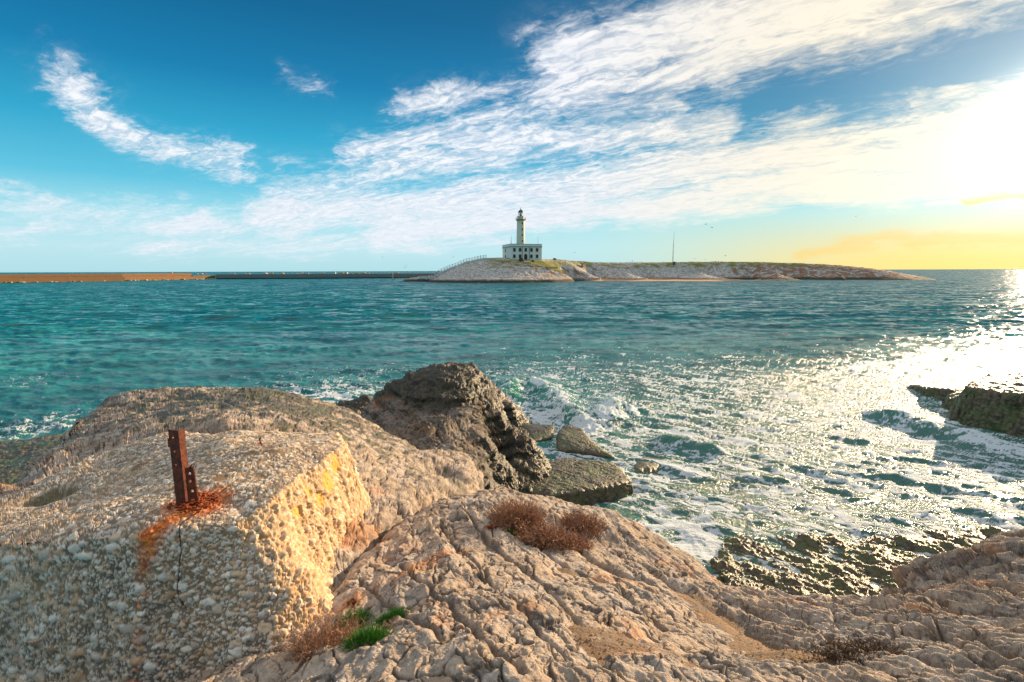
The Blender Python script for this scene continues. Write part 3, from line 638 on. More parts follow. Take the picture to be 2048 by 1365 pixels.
# foam pattern on the surface itself: a torn net of strands drawn out along the swell
ang = R(38); xa = X * math.cos(ang) - Y * math.sin(ang); ya = X * math.sin(ang) + Y * math.cos(ang)
wq = fbm(vec3(X / 0.8, Y / 0.8), 4, 0.6, seed=420); wq2 = fbm(vec3(X / 0.8 + 9, Y / 0.8), 4, 0.6, seed=421)
f1, f2, _ = worley(vec3(xa / 0.95 + 1.5 * wq, ya / 0.55 + 1.5 * wq2), 422); g1, g2, _ = worley(vec3(xa / 0.36 + 1.3 * wq2, ya / 0.22 + 1.3 * wq), 423)
net = np.maximum(1 - (f2 - f1) / 0.42, 0.72 * (1 - (g2 - g1) / 0.5)); net = np.clip(net, 0, 1)
soft = 0.5 + 1.1 * fbm(vec3(xa / 1.7, ya / 0.9), 5, 0.6, seed=424)
n_a = fbm(vec3(xa / 1.15 + .7 * wq2, ya / 0.50 + .7 * wq), 5, 0.58, seed=430); n_b = fbm(vec3(xa / 0.42 + .5 * wq, ya / 0.22 + .5 * wq2), 4, 0.6, seed=431)
lace = np.maximum(1 - np.abs(n_a) / 0.085, 0.55 * (1 - np.abs(n_b) / 0.07)); lace = np.clip(lace, 0, 1) * (1 - 0.75 * sstep(Y, 16, 45))
fm = foam * 0.80 + 0.52 * (net - 0.42) + 0.55 * (soft - 0.5) + 0.2 * wq
fcov = np.clip(sstep(foam * 0.95 + 0.5 * (soft - .5) + 0.40 * (net - .4) + 0.15 * fine, 0.56, 0.92) + 0.9 * lace * sstep(foam + 0.6 * (soft - 0.5), 0.08, 0.38), 0, 1)
HZf = fcov * (0.012 + (0.05 * np.clip(lumps + .3, 0, 1) + .05 * np.clip(fine + .3, 0, 1)) * sstep(foam, 0.6, 0.95)); Vs[..., 2] += HZf
crestv = sstep(HZ, 0.05, 0.40)
watm, t, b = material('sea_water'); p = t.pos()
px_, py_, _z = t.sep(p)
dist = t.vm('LENGTH', p)
big = t.noise(t.comb(t.m('MULTIPLY', px_, 0.035), t.m('MULTIPLY', py_, 0.07)), 1.0, 4, 0.6)
deep = t.mix(t.sm(big, 0.35, 0.65), lin(4, 118, 126), lin(34, 146, 138))
stk = t.noise(t.comb(t.m('MULTIPLY', px_, 0.22), t.m('MULTIPLY', py_, 0.55)), 1.0, 8, 0.68)
deep = t.mix(t.sm(stk, 0.38, 0.60), tuple(x * 0.50 for x in lin(6, 110, 118)[:3]) + (1,), deep)
cw = t.mix(t.m('MULTIPLY', t.attr('crest'), 0.75), deep, lin(40, 158, 120))
cw = t.mix(t.attr('near'), cw, lin(84, 122, 106))
fn = t.noise(t.comb(t.m('MULTIPLY', px_, 3.5), t.m('MULTIPLY', py_, 6.0)), 1.6, 6, 0.75)
fc = t.sm(t.m('ADD', t.attr('foam'), t.m('MULTIPLY', t.m('SUBTRACT', fn, 0.5), 0.55)), 0.28, 0.75)
# far flecks of white on the chop
ff = t.noise(t.comb(t.m('MULTIPLY', px_, 0.50), t.m('MULTIPLY', py_, 0.9)), 1.0, 8, 0.72)
far = t.m('MULTIPLY', t.sm(ff, 0.66, 0.74), t.m('MULTIPLY', t.sm(dist, 22, 60), 0.35))
fc = t.m('MAXIMUM', fc, far)
c = t.mix(fc, cw, lin(226, 234, 236))
t.put(b.inputs['Base Color'], c)
t.put(b.inputs['Roughness'], t.sm(fc, 0, 1, 0.14, 0.75, 'LINEAR')); b.inputs['IOR'].default_value = 1.33
t.put(b.inputs['Specular IOR Level'], 0.28)
h1_ = t.noise(t.comb(t.m('MULTIPLY', px_, 1.0), t.m('MULTIPLY', py_, 1.7)), 2.4, 8, 0.68)
h2_ = t.noise(t.comb(t.m('MULTIPLY', px_, 0.16), t.m('MULTIPLY', py_, 0.30)), 1.3, 5, 0.6)
hh = t.m('ADD', t.m('MULTIPLY', h1_, 0.125), t.m('MULTIPLY', t.m('MULTIPLY', h2_, 1.2), t.sm(dist, 40, 140)))
hh = t.m('ADD', hh, t.m('MULTIPLY', t.noise(t.comb(px_, t.m('MULTIPLY', py_, 1.4)), 9.0, 4, 0.6), 0.018))
hh = t.m('ADD', hh, t.m('MULTIPLY', fn, t.m('MULTIPLY', fc, 0.10)))
geo = t.n.new('ShaderNodeNewGeometry')
bn = t.bump(hh, t.sm(dist, 25, 90, 0.9, 0.0), 1.0)
na = t.noise(t.comb(t.m('MULTIPLY', px_, 0.8), t.m('MULTIPLY', py_, 1.3)), 1.0, 9, 0.74, col=True)
pert = t.vm('MULTIPLY', t.vm('SUBTRACT', na, (0.5, 0.5, 0.5)), (1.5, 1.5, 0.0))
nb = t.noise(t.comb(t.m('MULTIPLY', px_, 0.16), t.m('MULTIPLY', py_, 0.42)), 1.0, 6, 0.7, col=True)
pert = t.vm('ADD', pert, t.vm('MULTIPLY', t.vm('SUBTRACT', nb, (0.5, 0.5, 0.5)), (0.6, 1.3, 0.0)))
pert = t.vm('SCALE', pert, scale=t.sm(dist, 12, 45, 0.25, 1.0))
inc = t.vm('MULTIPLY', geo.outputs['Incoming'], (1.0, 1.0, 0.0))
nn = t.vm('NORMALIZE', t.vm('ADD', t.vm('ADD', bn, pert), t.vm('SCALE', inc, scale=t.sm(dist, 15, 80, 0.0, 0.20))))
t.l.new(nn, b.inputs['Normal'])
sea = grid_mesh('sea', Vs, watm, {'crest': crestv, 'near': near, 'foam': fcov})
tag(sea, kind='structure')

# spray thrown up along the breaking wave: droplets nobody could count
def solid(name, verts, faces, mat, parent=None, smooth=False):
    me = bpy.data.meshes.new(name); me.from_pydata([tuple(v) for v in verts], [], faces)
    if smooth: me.polygons.foreach_set('use_smooth', np.ones(len(faces), bool))
    me.materials.append(mat); me.update()
    o = bpy.data.objects.new(name, me); COL.objects.link(o); o.parent = parent
    return o
foamm, t, b = material('spray'); t.put(b.inputs['Base Color'], lin(232, 240, 240)); t.put(b.inputs['Roughness'], 0.5)
random.seed(5); vs, fs = [], []
def droplet(c, r):
    i = len(vs)
    for dv in [(1, 0, -.5), (-.5, .87, -.5), (-.5, -.87, -.5), (0, 0, 1)]: vs.append((c[0] + dv[0] * r, c[1] + dv[1] * r, c[2] + dv[2] * r))
    fs.extend([(i, i + 1, i + 3), (i + 1, i + 2, i + 3), (i + 2, i, i + 3), (i, i + 2, i + 1)])
for k in range(5200):
    a = random.random() ** 0.8 * (len(BREAK) - 1.001); j = int(a); fr_ = a - j
    c = BREAK[j] * (1 - fr_) + BREAK[j + 1] * fr_
    w_ = 0.35 + 0.65 * (fr_ + j) / 6
    droplet((c[0] + random.gauss(0, .30), c[1] + random.gauss(-.2, .5), 0.30 + abs(random.gauss(0, .26)) * w_ + 0.25), random.uniform(.005, .018))
for k in range(420):
    droplet((cI[0] + random.gauss(0, 1.5), 262 + random.gauss(0, .5), abs(random.gauss(0, 1.2))), random.uniform(.05, .16))
spray = solid('sea_spray', vs, fs, foamm); tag(spray, kind='stuff')

# ------------------------------------------------------------------ wet reef, low slabs and offshore rocks
REEF = rock_mat('seaweed_rock', lin(120, 112, 92), lin(104, 96, 70), lin(52, 48, 34), lin(120, 110, 80), 1.0, 0.1, 0.34, 1.4)
def poly_rock(name, label, poly, top, slope, res, relief, wetf, seed, wob=0.25, keepz=-0.35, cat='rock', strike=(0.6, -0.8), lal=(0.30, 0.12), mat=None, extra=None):
    w_ = np.array([P(*q) for q in poly]); sx = w_[:, 0] / w_[:, 1]
    tw = np.array([P(*q) for q in top]); tf = Rbf(tw, 0.02); zmax = np.float32(tw[:, 2].max() + 0.05)
    def fn_(x, y):
        z = np.minimum(tf(x, y), zmax); sd = poly_sd(x, y, w_) + wob * gnoise(vec3(x / 0.6, y / 0.6), seed) + wob * 0.5 * gnoise(vec3(x / 0.17, y / 0.17), seed + 1)
        z = z - slope * np.maximum(sd, 0) - 0.06 * np.exp(-np.abs(sd) / 0.08)
        return np.maximum(z, -1.0).astype(np.float32)
    V = patch(fn_, sx.min() - 0.06, sx.max() + 0.06, res[0], w_[:, 1].min() * 0.90, w_[:, 1].max() * 1.08, res[1], 900)
    N = normals(V); d, crack = limestone(V, strike, lal[0], lal[1], relief, seed + 2); TONE = limestone.tone
    if extra is not None: d = d + extra(V)
    Vd = V + N * d[..., None]; zz = Vd[..., 2]
    wet = np.clip(wetf + 0.0 * zz + 0.15 * fbm(V / 0.2, 3, seed=seed + 4), 0, 1)
    o = grid_mesh(name, Vd, mat or REEF, {'tone': TONE, 'crack': crack, 'wet': wet, 'sand': crack * 0, 'tint': crack * 0}, zz > keepz)
    return tag(o, label, cat)
poly_rock('reef_slab', 'largest flat seaweed-brown slab with a straight undercut front edge beside the pinnacle',
          [(1052, 992, 5.75), (1098, 912, 5.7), (1132, 905, 5.7), (1188, 913, 5.7), (1228, 920, 5.7), (1262, 962, 5.65), (1225, 976, 5.65), (1165, 984, 5.6), (1100, 992, 5.6)],
          [(1060, 985, 5.72), (1098, 918, 5.85), (1180, 918, 5.82), (1225, 925, 5.78), (1258, 960, 5.62), (1165, 975, 5.55), (1100, 980, 5.58), (1150, 945, 5.70)], 7.0, (300, 320), 0.030, 0.92, 500, 0.08, extra=lambda V: 0.04 * fbm(V / .3, 4, .6, 501, True))
poly_rock('reef_slab', 'rounded flat wet slab behind the largest one, touching the foaming wave',
          [(1115, 898, 5.85), (1116, 866, 5.8), (1132, 852, 5.8), (1165, 861, 5.8), (1188, 885, 5.8), (1228, 912, 5.85), (1180, 905, 5.85)],
          [(1120, 893, 5.82), (1120, 868, 5.72), (1135, 857, 5.72), (1163, 865, 5.74), (1185, 888, 5.78), (1215, 907, 5.84), (1150, 885, 5.74)], 7.0, (220, 240), 0.026, 0.85, 510, 0.08)
poly_rock('reef_slab', 'small flat wet slab against the right foot of the dark pinnacle',
          [(1036, 848, 5.8), (1109, 850, 5.82), (1105, 873, 5.85), (1066, 880, 5.85)], [(1040, 850, 5.78), (1106, 852, 5.8), (1102, 870, 5.84), (1070, 876, 5.84), (1075, 860, 5.78)], 7.0, (160, 160), 0.022, 0.9, 520, 0.08)
poly_rock('reef_slab', 'low round slab barely awash in foam, right of the largest slab',
          [(1252, 925, 5.98), (1285, 912, 5.98), (1335, 918, 5.99), (1330, 935, 5.98), (1275, 943, 5.97)], [(1255, 926, 5.96), (1290, 915, 5.96), (1330, 920, 5.97), (1275, 940, 5.95), (1290, 927, 5.90)], 0.9, (160, 120), 0.015, 1.0, 530, 0.12)
def strata(V):
    q = (V[..., 0] * 0.72 + V[..., 1] * 0.69) / 0.60 + 2.6 * fbm(V / 1.4, 4, seed=541); fr = q - np.floor(q)
    q3 = (V[..., 0] * 0.72 + V[..., 1] * 0.69) / 0.15 + 0.9 * fbm(V / .5, 3, seed=542); fr3 = q3 - np.floor(q3)
    return 0.06 * (np.clip(fr / .8, 0, 1) - sstep(fr, .8, 1.0) - 0.5) + 0.02 * (np.clip(fr3 / .8, 0, 1) - sstep(fr3, .8, 1) - .5) + 0.34 * fbm(V / 0.9, 5, .6, seed=543) + .04 * fbm(V / .08, 3, seed=544)
poly_rock('tidal_ledge', 'green black seaweed ledges in slanting strips, pools between, below the pale slab',
          [(1425, 1150, 5.9), (1440, 1075, 5.9), (1520, 1050, 5.95), (1600, 1062, 5.95), (1720, 1075, 5.95), (1850, 1100, 5.9), (1960, 1110, 5.9), (1900, 1300, 5.6), (1500, 1300, 5.6)],
          [(1430, 1140, 5.88), (1445, 1080, 6.0), (1520, 1062, 6.0), (1600, 1075, 5.95), (1720, 1090, 5.95), (1850, 1120, 5.9), (1600, 1140, 5.95), (1700, 1180, 5.90), (1520, 1160, 5.92), (1600, 1300, 5.7), (1900, 1250, 5.7)], 1.0, (640, 420), 0.030, 1.0, 540, 0.5, extra=lambda V: strata(V) - .05, cat='tidal ledge', lal=(0.6, 0.28), strike=(.35, -.94))
poly_rock('shore_ledge', 'low brown black ledge reaching into the glitter at the right edge, below the offshore rocks',
          [(1700, 1078, 5.98), (1850, 1068, 5.98), (1985, 1060, 5.95), (2200, 1090, 5.9), (2150, 1130, 5.8), (1900, 1105, 5.9)],
          [(1720, 1080, 5.99), (1850, 1075, 5.98), (1990, 1068, 5.93), (2150, 1090, 5.85), (1950, 1095, 5.95)], 1.0, (300, 200), 0.03, 1.0, 550, 0.4, extra=strata)
knob = lambda V: 0.20 * fbm(V / 0.7, 5, .6, 560, True) + 0.14 * fbm(V / 1.6, 3, seed=561)
poly_rock('offshore_rock', 'low flat dark rock, first of the three rocks from the open water at right',
          [(1822, 776, 5.98), (1850, 788, 5.9), (1900, 800, 5.9), (1922, 792, 5.9), (1915, 778, 5.9), (1860, 772, 5.9)], [(1830, 776, 5.75), (1870, 783, 5.42), (1905, 788, 5.46), (1900, 778, 5.46)], 2.2, (220, 200), 0.035, 1.0, 570, 0.2, extra=knob)
poly_rock('offshore_rock', 'squat rounded dark rock standing between the low flat rock and the largest one',
          [(1895, 812, 5.9), (1940, 822, 5.9), (1962, 810, 5.9), (1955, 790, 5.9), (1915, 788, 5.9)], [(1905, 806, 5.3), (1940, 808, 4.95), (1950, 794, 4.82), (1918, 794, 4.92)], 2.4, (180, 200), 0.04, 1.0, 580, 0.2, extra=knob)
poly_rock('offshore_rock', 'largest offshore rock, olive brown, cut by the right edge of the photo',
          [(1945, 822, 5.9), (1935, 838, 5.9), (1990, 850, 5.9), (2060, 860, 5.9), (2300, 900, 5.9), (2300, 820, 5.9), (2060, 806, 5.9), (1985, 800, 5.9)],
          [(1955, 818, 5.1), (1975, 806, 4.82), (2045, 812, 4.78), (2060, 835, 5.05), (1990, 832, 5.15), (2250, 850, 4.7), (2250, 880, 5.1)], 2.2, (460, 300), 0.04, 1.0, 590, 0.25, extra=knob)
poly_rock('left_sea_ledge'.replace('left_', ''), 'black wet ledge low in the water beside the left flank of the pale outcrop',
          [(-260, 930, 5.6), (-120, 902, 5.6), (0, 893, 5.6), (80, 885, 5.6), (160, 880, 5.6), (260, 900, 5.6), (260, 1010, 5.6), (-260, 1080, 5.6)],
          [(-200, 940, 5.45), (0, 902, 5.42), (150, 886, 5.4), (60, 960, 5.2), (200, 980, 5.0), (-100, 1010, 5.2)], 1.6, (300, 260), 0.05, 1.0, 600, 0.3, extra=knob)
for u_, v_, r_ in [(2040, 902, .6), (1875, 806, .4)]:
    pass
#---PART4---
# ------------------------------------------------------------------ island
def hz(u, v, y): return PY(u, v, y)[2]
ip = []
for u, v in [(790, 557), (830, 559), (860, 563), (900, 566), (960, 566.5), (1050, 566.5), (1110, 565.5), (1150, 562.5), (1200, 561), (1300, 560.2), (1400, 559.8), (1500, 559.6), (1600, 559.6), (1700, 560), (1780, 560.5), (1850, 560.5)]:
    e = P(u, v, 6.0); ip.append((e[0], e[1], 0.0)); ip.append((e[0] * 0.97, e[1] - 7, -2.0))
CR = [(832, 556.5, 300), (850, 553, 300), (880, 543.5, 300), (910, 533, 300), (935, 524, 300), (960, 518, 300), (1000, 515.5, 300), (1015, 519, 292), (1080, 520, 300), (1110, 519, 315), (1160, 523.5, 325), (1210, 527.5, 330), (1300, 528.5, 335), (1400, 527.5, 335),
      (1500, 526.5, 335), (1600, 527.5, 335), (1650, 529, 335), (1700, 533, 330), (1745, 538, 322), (1780, 544, 315), (1810, 551, 308), (1835, 557, 303), (1846, 560.5, 298)]
CR = [tuple(np.array(a) + (np.array(b_) - np.array(a)) * k / 4) for a, b_ in zip(CR[:-1], CR[1:]) for k in range(4)] + [CR[-1]]
for u, v, y in CR:
    e = PY(u, v, y); ip.append(tuple(e)); ip.append((e[0] * 1.15, y + 45, min(e[2] * 0.4, 3) - 1)); ip.append((e[0] * 1.3, y + 90, -4))
for u, v, y in [(1025, 524, 287), (1060, 525, 287), (1085, 524, 292), (1040, 530, 283), (1100, 532, 290), (1150, 536, 300), (1180, 548, 302), (1135, 549, 288), (1050, 545, 274), (960, 545, 276), (1000, 528, 288), (920, 548, 275), (1110, 552, 280), (1250, 545, 308), (1400, 545, 310), (1550, 545, 308), (1680, 548, 303)]:
    ip.append(tuple(PY(u, v, y)))
ip += [(-90, 300, -3), (-80, 360, -4), (270, 300, -3), (275, 350, -4)]
i_rbf = Rbf(ip, 0.0)
nx, ny = 1500, 170
gx = np.linspace(-82, 262, nx).astype(np.float32); gy = (248 + 110 * np.linspace(0, 1, ny) ** 1.15).astype(np.float32)
X, Y = np.meshgrid(gx, gy); Z = i_rbf(X, Y)
B0 = PY(1022, 524, 293); BZ = B0[2]                                   # the front left corner of the keeper's house
nz = fbm(vec3(X / 4, Y / 4), 5, 0.6, seed=701); nz2 = fbm(vec3(X / 1.2, Y / 1.2), 3, 0.6, seed=702)
flat = blob(X, Y, (B0[0] + 9, B0[1] + 6), 17)
cliff = 1 - sstep(Z, 0.6, 2.6)
Zr = Z + (1.1 * nz * (1 - .8 * sstep(X, 22, 45)) + 0.30 * nz2) * (1 - 0.92 * flat) * (0.35 + 0.65 * sstep(Z, 0.3, 3)) + 0.9 * sstep(Z, 0.15, 0.7) * (1 - sstep(Z, 0.7, 3)) * sstep(240 - X, 100, 230)
st = Zr / 0.75 + 0.5 * nz; fr = st - np.floor(st); Zr += 0.42 * (sstep(fr, 0.25, 0.75) - fr) * (1 - flat)
green = sstep(0.25 * fbm(vec3(X / 7, Y / 3), 4, 0.6, seed=703) * 2.2 + 0.30 * sstep(Z, 5.5, 8.5) - 0.16, 0.06, 0.22) * sstep(X, -30, 0)
lw = PY(1105, 531, 292); green = np.maximum(green, sstep(np.exp(-(((X - lw[0]) / 17) ** 2 + ((Y - 291) / 6) ** 2)) + 0.25 * nz, 0.42, 0.6))
green = np.maximum(green, sstep(Z - i_rbf(X, Y) + 0.10 * nz + np.gradient(Z, axis=0) * 0 - 9, 0, 1))
rx = sstep(fbm(vec3(X / 5, Y / 2.4), 4, 0.6, seed=704) + 0.22 * sstep(X, 60, 190) + 0.10 * sstep(X, 0, 20) * (1 - sstep(X, 35, 60)) - 0.16 * (1 - sstep(X, -20, 6)) - 0.16 * sstep(X, 60, 90) * (1 - sstep(X, 110, 160)), 0.08, 0.24)
beach = sstep(X, 38, 50) * (1 - sstep(X, 108, 124)) * (1 - sstep(Z, 0.5, 1.1)); Zr = np.where(beach > 0.5, np.maximum(Z * 0.6 + 0.2, -1), Zr)
wl = 1 - sstep(Zr + 0.8 * nz, 1.0, 1.9)
isl, t, b = material('island_rock'); p = t.pos()
n_ = t.noise(t.vm('MULTIPLY', p, (1, 1, 2.5)), 0.7, 6, 0.7); n3 = t.noise(t.vm('MULTIPLY', p, (1, 0.6, 3.0)), 1.7, 5, 0.75)
c = t.mix(t.sm(n_, 0.36, 0.62), lin(130, 124, 116), lin(214, 208, 200))
c = t.mix(t.m('MULTIPLY', t.sm(n3, 0.54, 0.66), 0.7), c, lin(74, 70, 62))
c = t.mix(t.m('MULTIPLY', t.attr('red'), t.sm(n3, 0.38, 0.5)), c, t.mix(n_, lin(120, 66, 36), lin(150, 104, 60)))
c = t.mix(t.attr('green'), c, t.mix(t.sm(n3, 0.35, 0.65), lin(92, 104, 22), lin(150, 140, 40)))
c = t.mix(t.attr('beach'), c, lin(216, 160, 110))
c = t.mix(t.attr('wet'), c, t.mix(n3, lin(34, 28, 20), lin(92, 76, 44)))
t.put(b.inputs['Base Color'], c); t.put(b.inputs['Roughness'], 0.9); t.l.new(t.bump(t.m('ADD', n_, n3), 0.9, 0.35), b.inputs['Normal'])
island = grid_mesh('island_terrain', np.stack([X, Y, Zr], -1), isl, {'green': green, 'red': rx, 'beach': beach, 'wet': wl * (1 - beach)}, Zr > -0.8)
tag(island, kind='structure')
Zi = Zr
def island_z(x, y):
    i = int(np.clip(np.searchsorted(gx, x), 0, nx - 1)); j = int(np.clip(np.searchsorted(gy, y), 0, ny - 1)); return float(Zi[j, i])

# ------------------------------------------------------------------ mesh helpers for built things
class MB:
    def __init__(s): s.v = []; s.f = []
    def box(s, c, d, rz=0.0):
        i = len(s.v); cs, sn = math.cos(rz), math.sin(rz)
        for sz in (-.5, .5):
            for sx, sy in ((-.5, -.5), (.5, -.5), (.5, .5), (-.5, .5)):
                x_, y_ = sx * d[0], sy * d[1]; s.v.append((c[0] + x_ * cs - y_ * sn, c[1] + x_ * sn + y_ * cs, c[2] + sz * d[2]))
        s.f += [(i, i + 3, i + 2, i + 1), (i + 4, i + 5, i + 6, i + 7), (i, i + 1, i + 5, i + 4), (i + 1, i + 2, i + 6, i + 5), (i + 2, i + 3, i + 7, i + 6), (i + 3, i, i + 4, i + 7)]; return s
    def lathe(s, c, prof, n=8, a0=0.0):
        i = len(s.v)
        for r, z_ in prof:
            for k in range(n): a = a0 + 2 * math.pi * k / n; s.v.append((c[0] + r * math.cos(a), c[1] + r * math.sin(a), c[2] + z_))
        for m_ in range(len(prof) - 1):
            for k in range(n): k2 = (k + 1) % n; s.f.append((i + m_ * n + k, i + m_ * n + k2, i + (m_ + 1) * n + k2, i + (m_ + 1) * n + k))
        s.f.append(tuple(i + k for k in range(n))[::-1]); s.f.append(tuple(i + (len(prof) - 1) * n + k for k in range(n))); return s
    def tube(s, a, b_, r0, r1=None, n=5):
        r1 = r0 if r1 is None else r1; a = np.array(a, float); b_ = np.array(b_, float); d = b_ - a; d /= np.linalg.norm(d) + 1e-9
        h = np.array([0, 0, 1.0]) if abs(d[2]) < .9 else np.array([1.0, 0, 0]); e = np.cross(d, h); e /= np.linalg.norm(e); g = np.cross(d, e); i = len(s.v)
        for c, r in ((a, r0), (b_, r1)):
            for k in range(n): q = 2 * math.pi * k / n; s.v.append(tuple(c + r * (e * math.cos(q) + g * math.sin(q))))
        for k in range(n): k2 = (k + 1) % n; s.f.append((i + k, i + k2, i + n + k2, i + n + k))
        s.f.append(tuple(i + k for k in range(n))[::-1]); s.f.append(tuple(i + n + k for k in range(n))); return s
    def build(s, name, mat, parent=None, smooth=False): return solid(name, s.v, s.f, mat, parent, smooth)
def empty(name, loc, rz=0.0):
    o = bpy.data.objects.new(name, None); COL.objects.link(o); o.location = tuple(loc); o.rotation_euler = (0, 0, rz); o.empty_display_size = 0.3; return o
def copy_tree(o, parent=None):
    c = o.copy(); COL.objects.link(c); c.parent = parent
    for ch in list(o.children): copy_tree(ch, c)
    return c

# ------------------------------------------------------------------ lighthouse
stone = simple('white_stone', lin(242, 236, 226), 0.85, vary=0.10, scale=1.2)
stone2 = simple('tower_stone', lin(240, 226, 208), 0.85, vary=0.12, scale=1.6)
trim = simple('grey_trim', lin(150, 148, 146), 0.8); dark = simple('dark_opening', lin(58, 40, 34), 0.5); green_m = simple('green_moss', lin(92, 120, 70), 0.9)
copper = simple('green_copper', lin(50, 92, 84), 0.45, 0.3); metal = simple('dull_metal', lin(90, 92, 92), 0.5, 0.6); ochre = simple('ochre_stone', lin(176, 140, 84), 0.85)
glass, t, b = material('lantern_glass'); t.put(b.inputs['Base Color'], (0.85, 0.95, 0.93, 1)); t.put(b.inputs['Roughness'], 0.05); t.put(b.inputs['Transmission Weight'], 1.0); b.inputs['IOR'].default_value = 1.05
white_m = simple('white_paint', lin(222, 222, 216), 0.6); red_m = simple('red_paint', lin(176, 50, 36), 0.6)
TH = R(16); WD = 18.4; HT = hz(1022, 488, 293) - BZ + 0.4
lh = empty('lighthouse', (B0[0], B0[1], BZ - 0.4), TH)
tag(lh, 'white stone lighthouse tower on a flat-roofed two-storey keepers house on the island', 'lighthouse')
MB().box((WD / 2, WD / 2, HT / 2 - 1), (WD, WD, HT + 2 - 1.1)).build('house_wall', stone, lh)
m_ = MB(); m_.box((WD / 2, WD / 2, HT - 1.55), (WD + .5, WD + .5, .45)); m_.build('cornice', trim, lh)
m_ = MB(); m_.box((WD / 2, WD / 2, HT - 0.75), (WD + .12, WD + .12, 1.14)); m_.build('parapet', stone, lh)
MB().box((WD / 2, WD / 2, HT - 0.08), (WD + .3, WD + .3, .2)).build('roof_edge', green_m, lh)
def window(x, z_, w_, h_, side=False, name='window'):
    fr_ = MB(); pn = MB()
    if not side:
        for a in (-1, 1): fr_.box((x + a * (w_ / 2 + .08), -.06, z_), (.16, .16, h_ + .32))
        fr_.box((x, -.06, z_ + h_ / 2 + .08), (w_, .16, .16)); fr_.box((x, -.09, z_ - h_ / 2 - .1), (w_ + .5, .22, .16)); pn.box((x, -.02, z_), (w_, .08, h_))
    else:
        for a in (-1, 1): fr_.box((-.06, x + a * (w_ / 2 + .08), z_), (.16, .16, h_ + .32))
        fr_.box((-.06, x, z_ + h_ / 2 + .08), (.16, w_, .16)); fr_.box((-.09, x, z_ - h_ / 2 - .1), (.22, w_ + .5, .16)); pn.box((-.02, x, z_), (.08, w_, h_))
    f_ = pn.build(name, dark, lh); fr_.build('frame', trim, f_); return f_
zu, zl = hz(1050, 499.5, 291) - BZ + .4, hz(1050, 512.5, 291) - BZ + .4
for k, u in enumerate([1028.5, 1039.5, 1050.5, 1061.5, 1072.5]):
    x_ = (u - 1022) / 60 * WD; window(x_, zu, 1.25, 1.7)
    if k != 2: window(x_, zl, 1.25, 1.7)
window(WD * 0.62, zu, 1.2, 1.7, True); window(WD * 0.62, zl, 1.2, 1.7, True)
x_ = (1050.5 - 1022) / 60 * WD
dm = MB(); i0 = 0; dw, dh = .95, 2.3
prof = [(-dw, 0), (dw, 0), (dw, dh)] + [(dw * math.cos(a), dh + dw * math.sin(a)) for a in np.linspace(0.3, math.pi - 0.3, 6)] + [(-dw, dh)]
zb = zl - 1.9
dm.v = [(x_ + a, -.08, zb + b_) for a, b_ in prof] + [(x_ + a, .05, zb + b_) for a, b_ in prof]; nP = len(prof)
dm.f = [tuple(range(nP)), tuple(range(2 * nP - 1, nP - 1, -1))] + [(k, k + nP, (k + 1) % nP + nP, (k + 1) % nP) for k in range(nP)]
dr_ = dm.build('door', dark, lh); MB().box((x_, -.3, zb - .12), (2.8, .6, .3)).build('door_step', trim, dr_)
for u in (1043.7, 1057.3):
    MB().tube(((u - 1022) / 60 * WD, -.14, 0), ((u - 1022) / 60 * WD, -.14, HT - 1.8), .12, n=6).build('drainpipe', metal, lh)
tc = (WD / 2 - .6, WD / 2, HT); sc_ = 1 / 1024 * 302
zt = lambda v: (hz(1040, v, 302) - BZ + .4) - HT
MB().lathe(tc, [(2.62, -.5), (2.62, .3), (2.5, .5), (2.28, zt(441.5))], 8, R(-15.5)).build('tower', stone2, lh)
MB().lathe(tc, [(2.3, zt(441.5) + .003), (3.0, zt(440.3)), (3.08, zt(439.4)), (3.08, zt(438.6))], 8, R(6.5)).build('gallery', ochre, lh)
rl = MB()
for k in range(16):
    a = 2 * math.pi * k / 16; rl.tube((tc[0] + 2.95 * math.cos(a), tc[1] + 2.95 * math.sin(a), HT + zt(438.6)), (tc[0] + 2.95 * math.cos(a), tc[1] + 2.95 * math.sin(a), HT + zt(438.6) + 1.05), .05, n=4)
    a2 = a + 2 * math.pi / 16
    for h_ in (.5, 1.05): rl.tube((tc[0] + 2.95 * math.cos(a), tc[1] + 2.95 * math.sin(a), HT + zt(438.6) + h_), (tc[0] + 2.95 * math.cos(a2), tc[1] + 2.95 * math.sin(a2), HT + zt(438.6) + h_), .04, n=4)
rl.build('gallery_railing', ochre, lh)
MB().lathe(tc, [(2.12, zt(438.6) + .003), (2.12, zt(433.2)), (2.3, zt(433)), (2.3, zt(432.4))], 12).build('watch_room', white_m, lh)
lan = MB().lathe(tc, [(1.36, zt(432.4) + .003), (1.36, zt(425.0))], 10).build('lantern_room', glass, lh)
bars_ = MB()
for k in range(8):
    a = 2 * math.pi * k / 8 + .2; bars_.tube((tc[0] + 1.42 * math.cos(a), tc[1] + 1.42 * math.sin(a), HT + zt(432.4)), (tc[0] + 1.42 * math.cos(a), tc[1] + 1.42 * math.sin(a), HT + zt(425)), .09, n=4)
bars_.build('glazing_bar', white_m, lan)
MB().lathe(tc, [(.25, zt(432.2)), (.62, zt(431)), (.72, zt(429)), (.6, zt(427)), (.2, zt(426))], 10).build('lens', copper, lan)
dz0 = zt(425)
MB().lathe(tc, [(1.62, dz0 + .003), (1.6, dz0 + .2), (1.35, dz0 + .85), (.85, dz0 + 1.45), (.3, dz0 + 1.8), (.22, dz0 + 2.0), (.3, dz0 + 2.2), (.1, dz0 + 2.4), (.05, dz0 + 3.1)], 12).build('dome', copper, lh, True)
for v_ in (447, 459, 470.3, 482.5):
    a = R(-83); r_ = 2.36 * .924
    w_ = MB().box((tc[0] + r_ * math.cos(a), tc[1] + r_ * math.sin(a), HT + zt(v_)), (.5, .55, 1.0), a).build('tower_window', dark, lh)
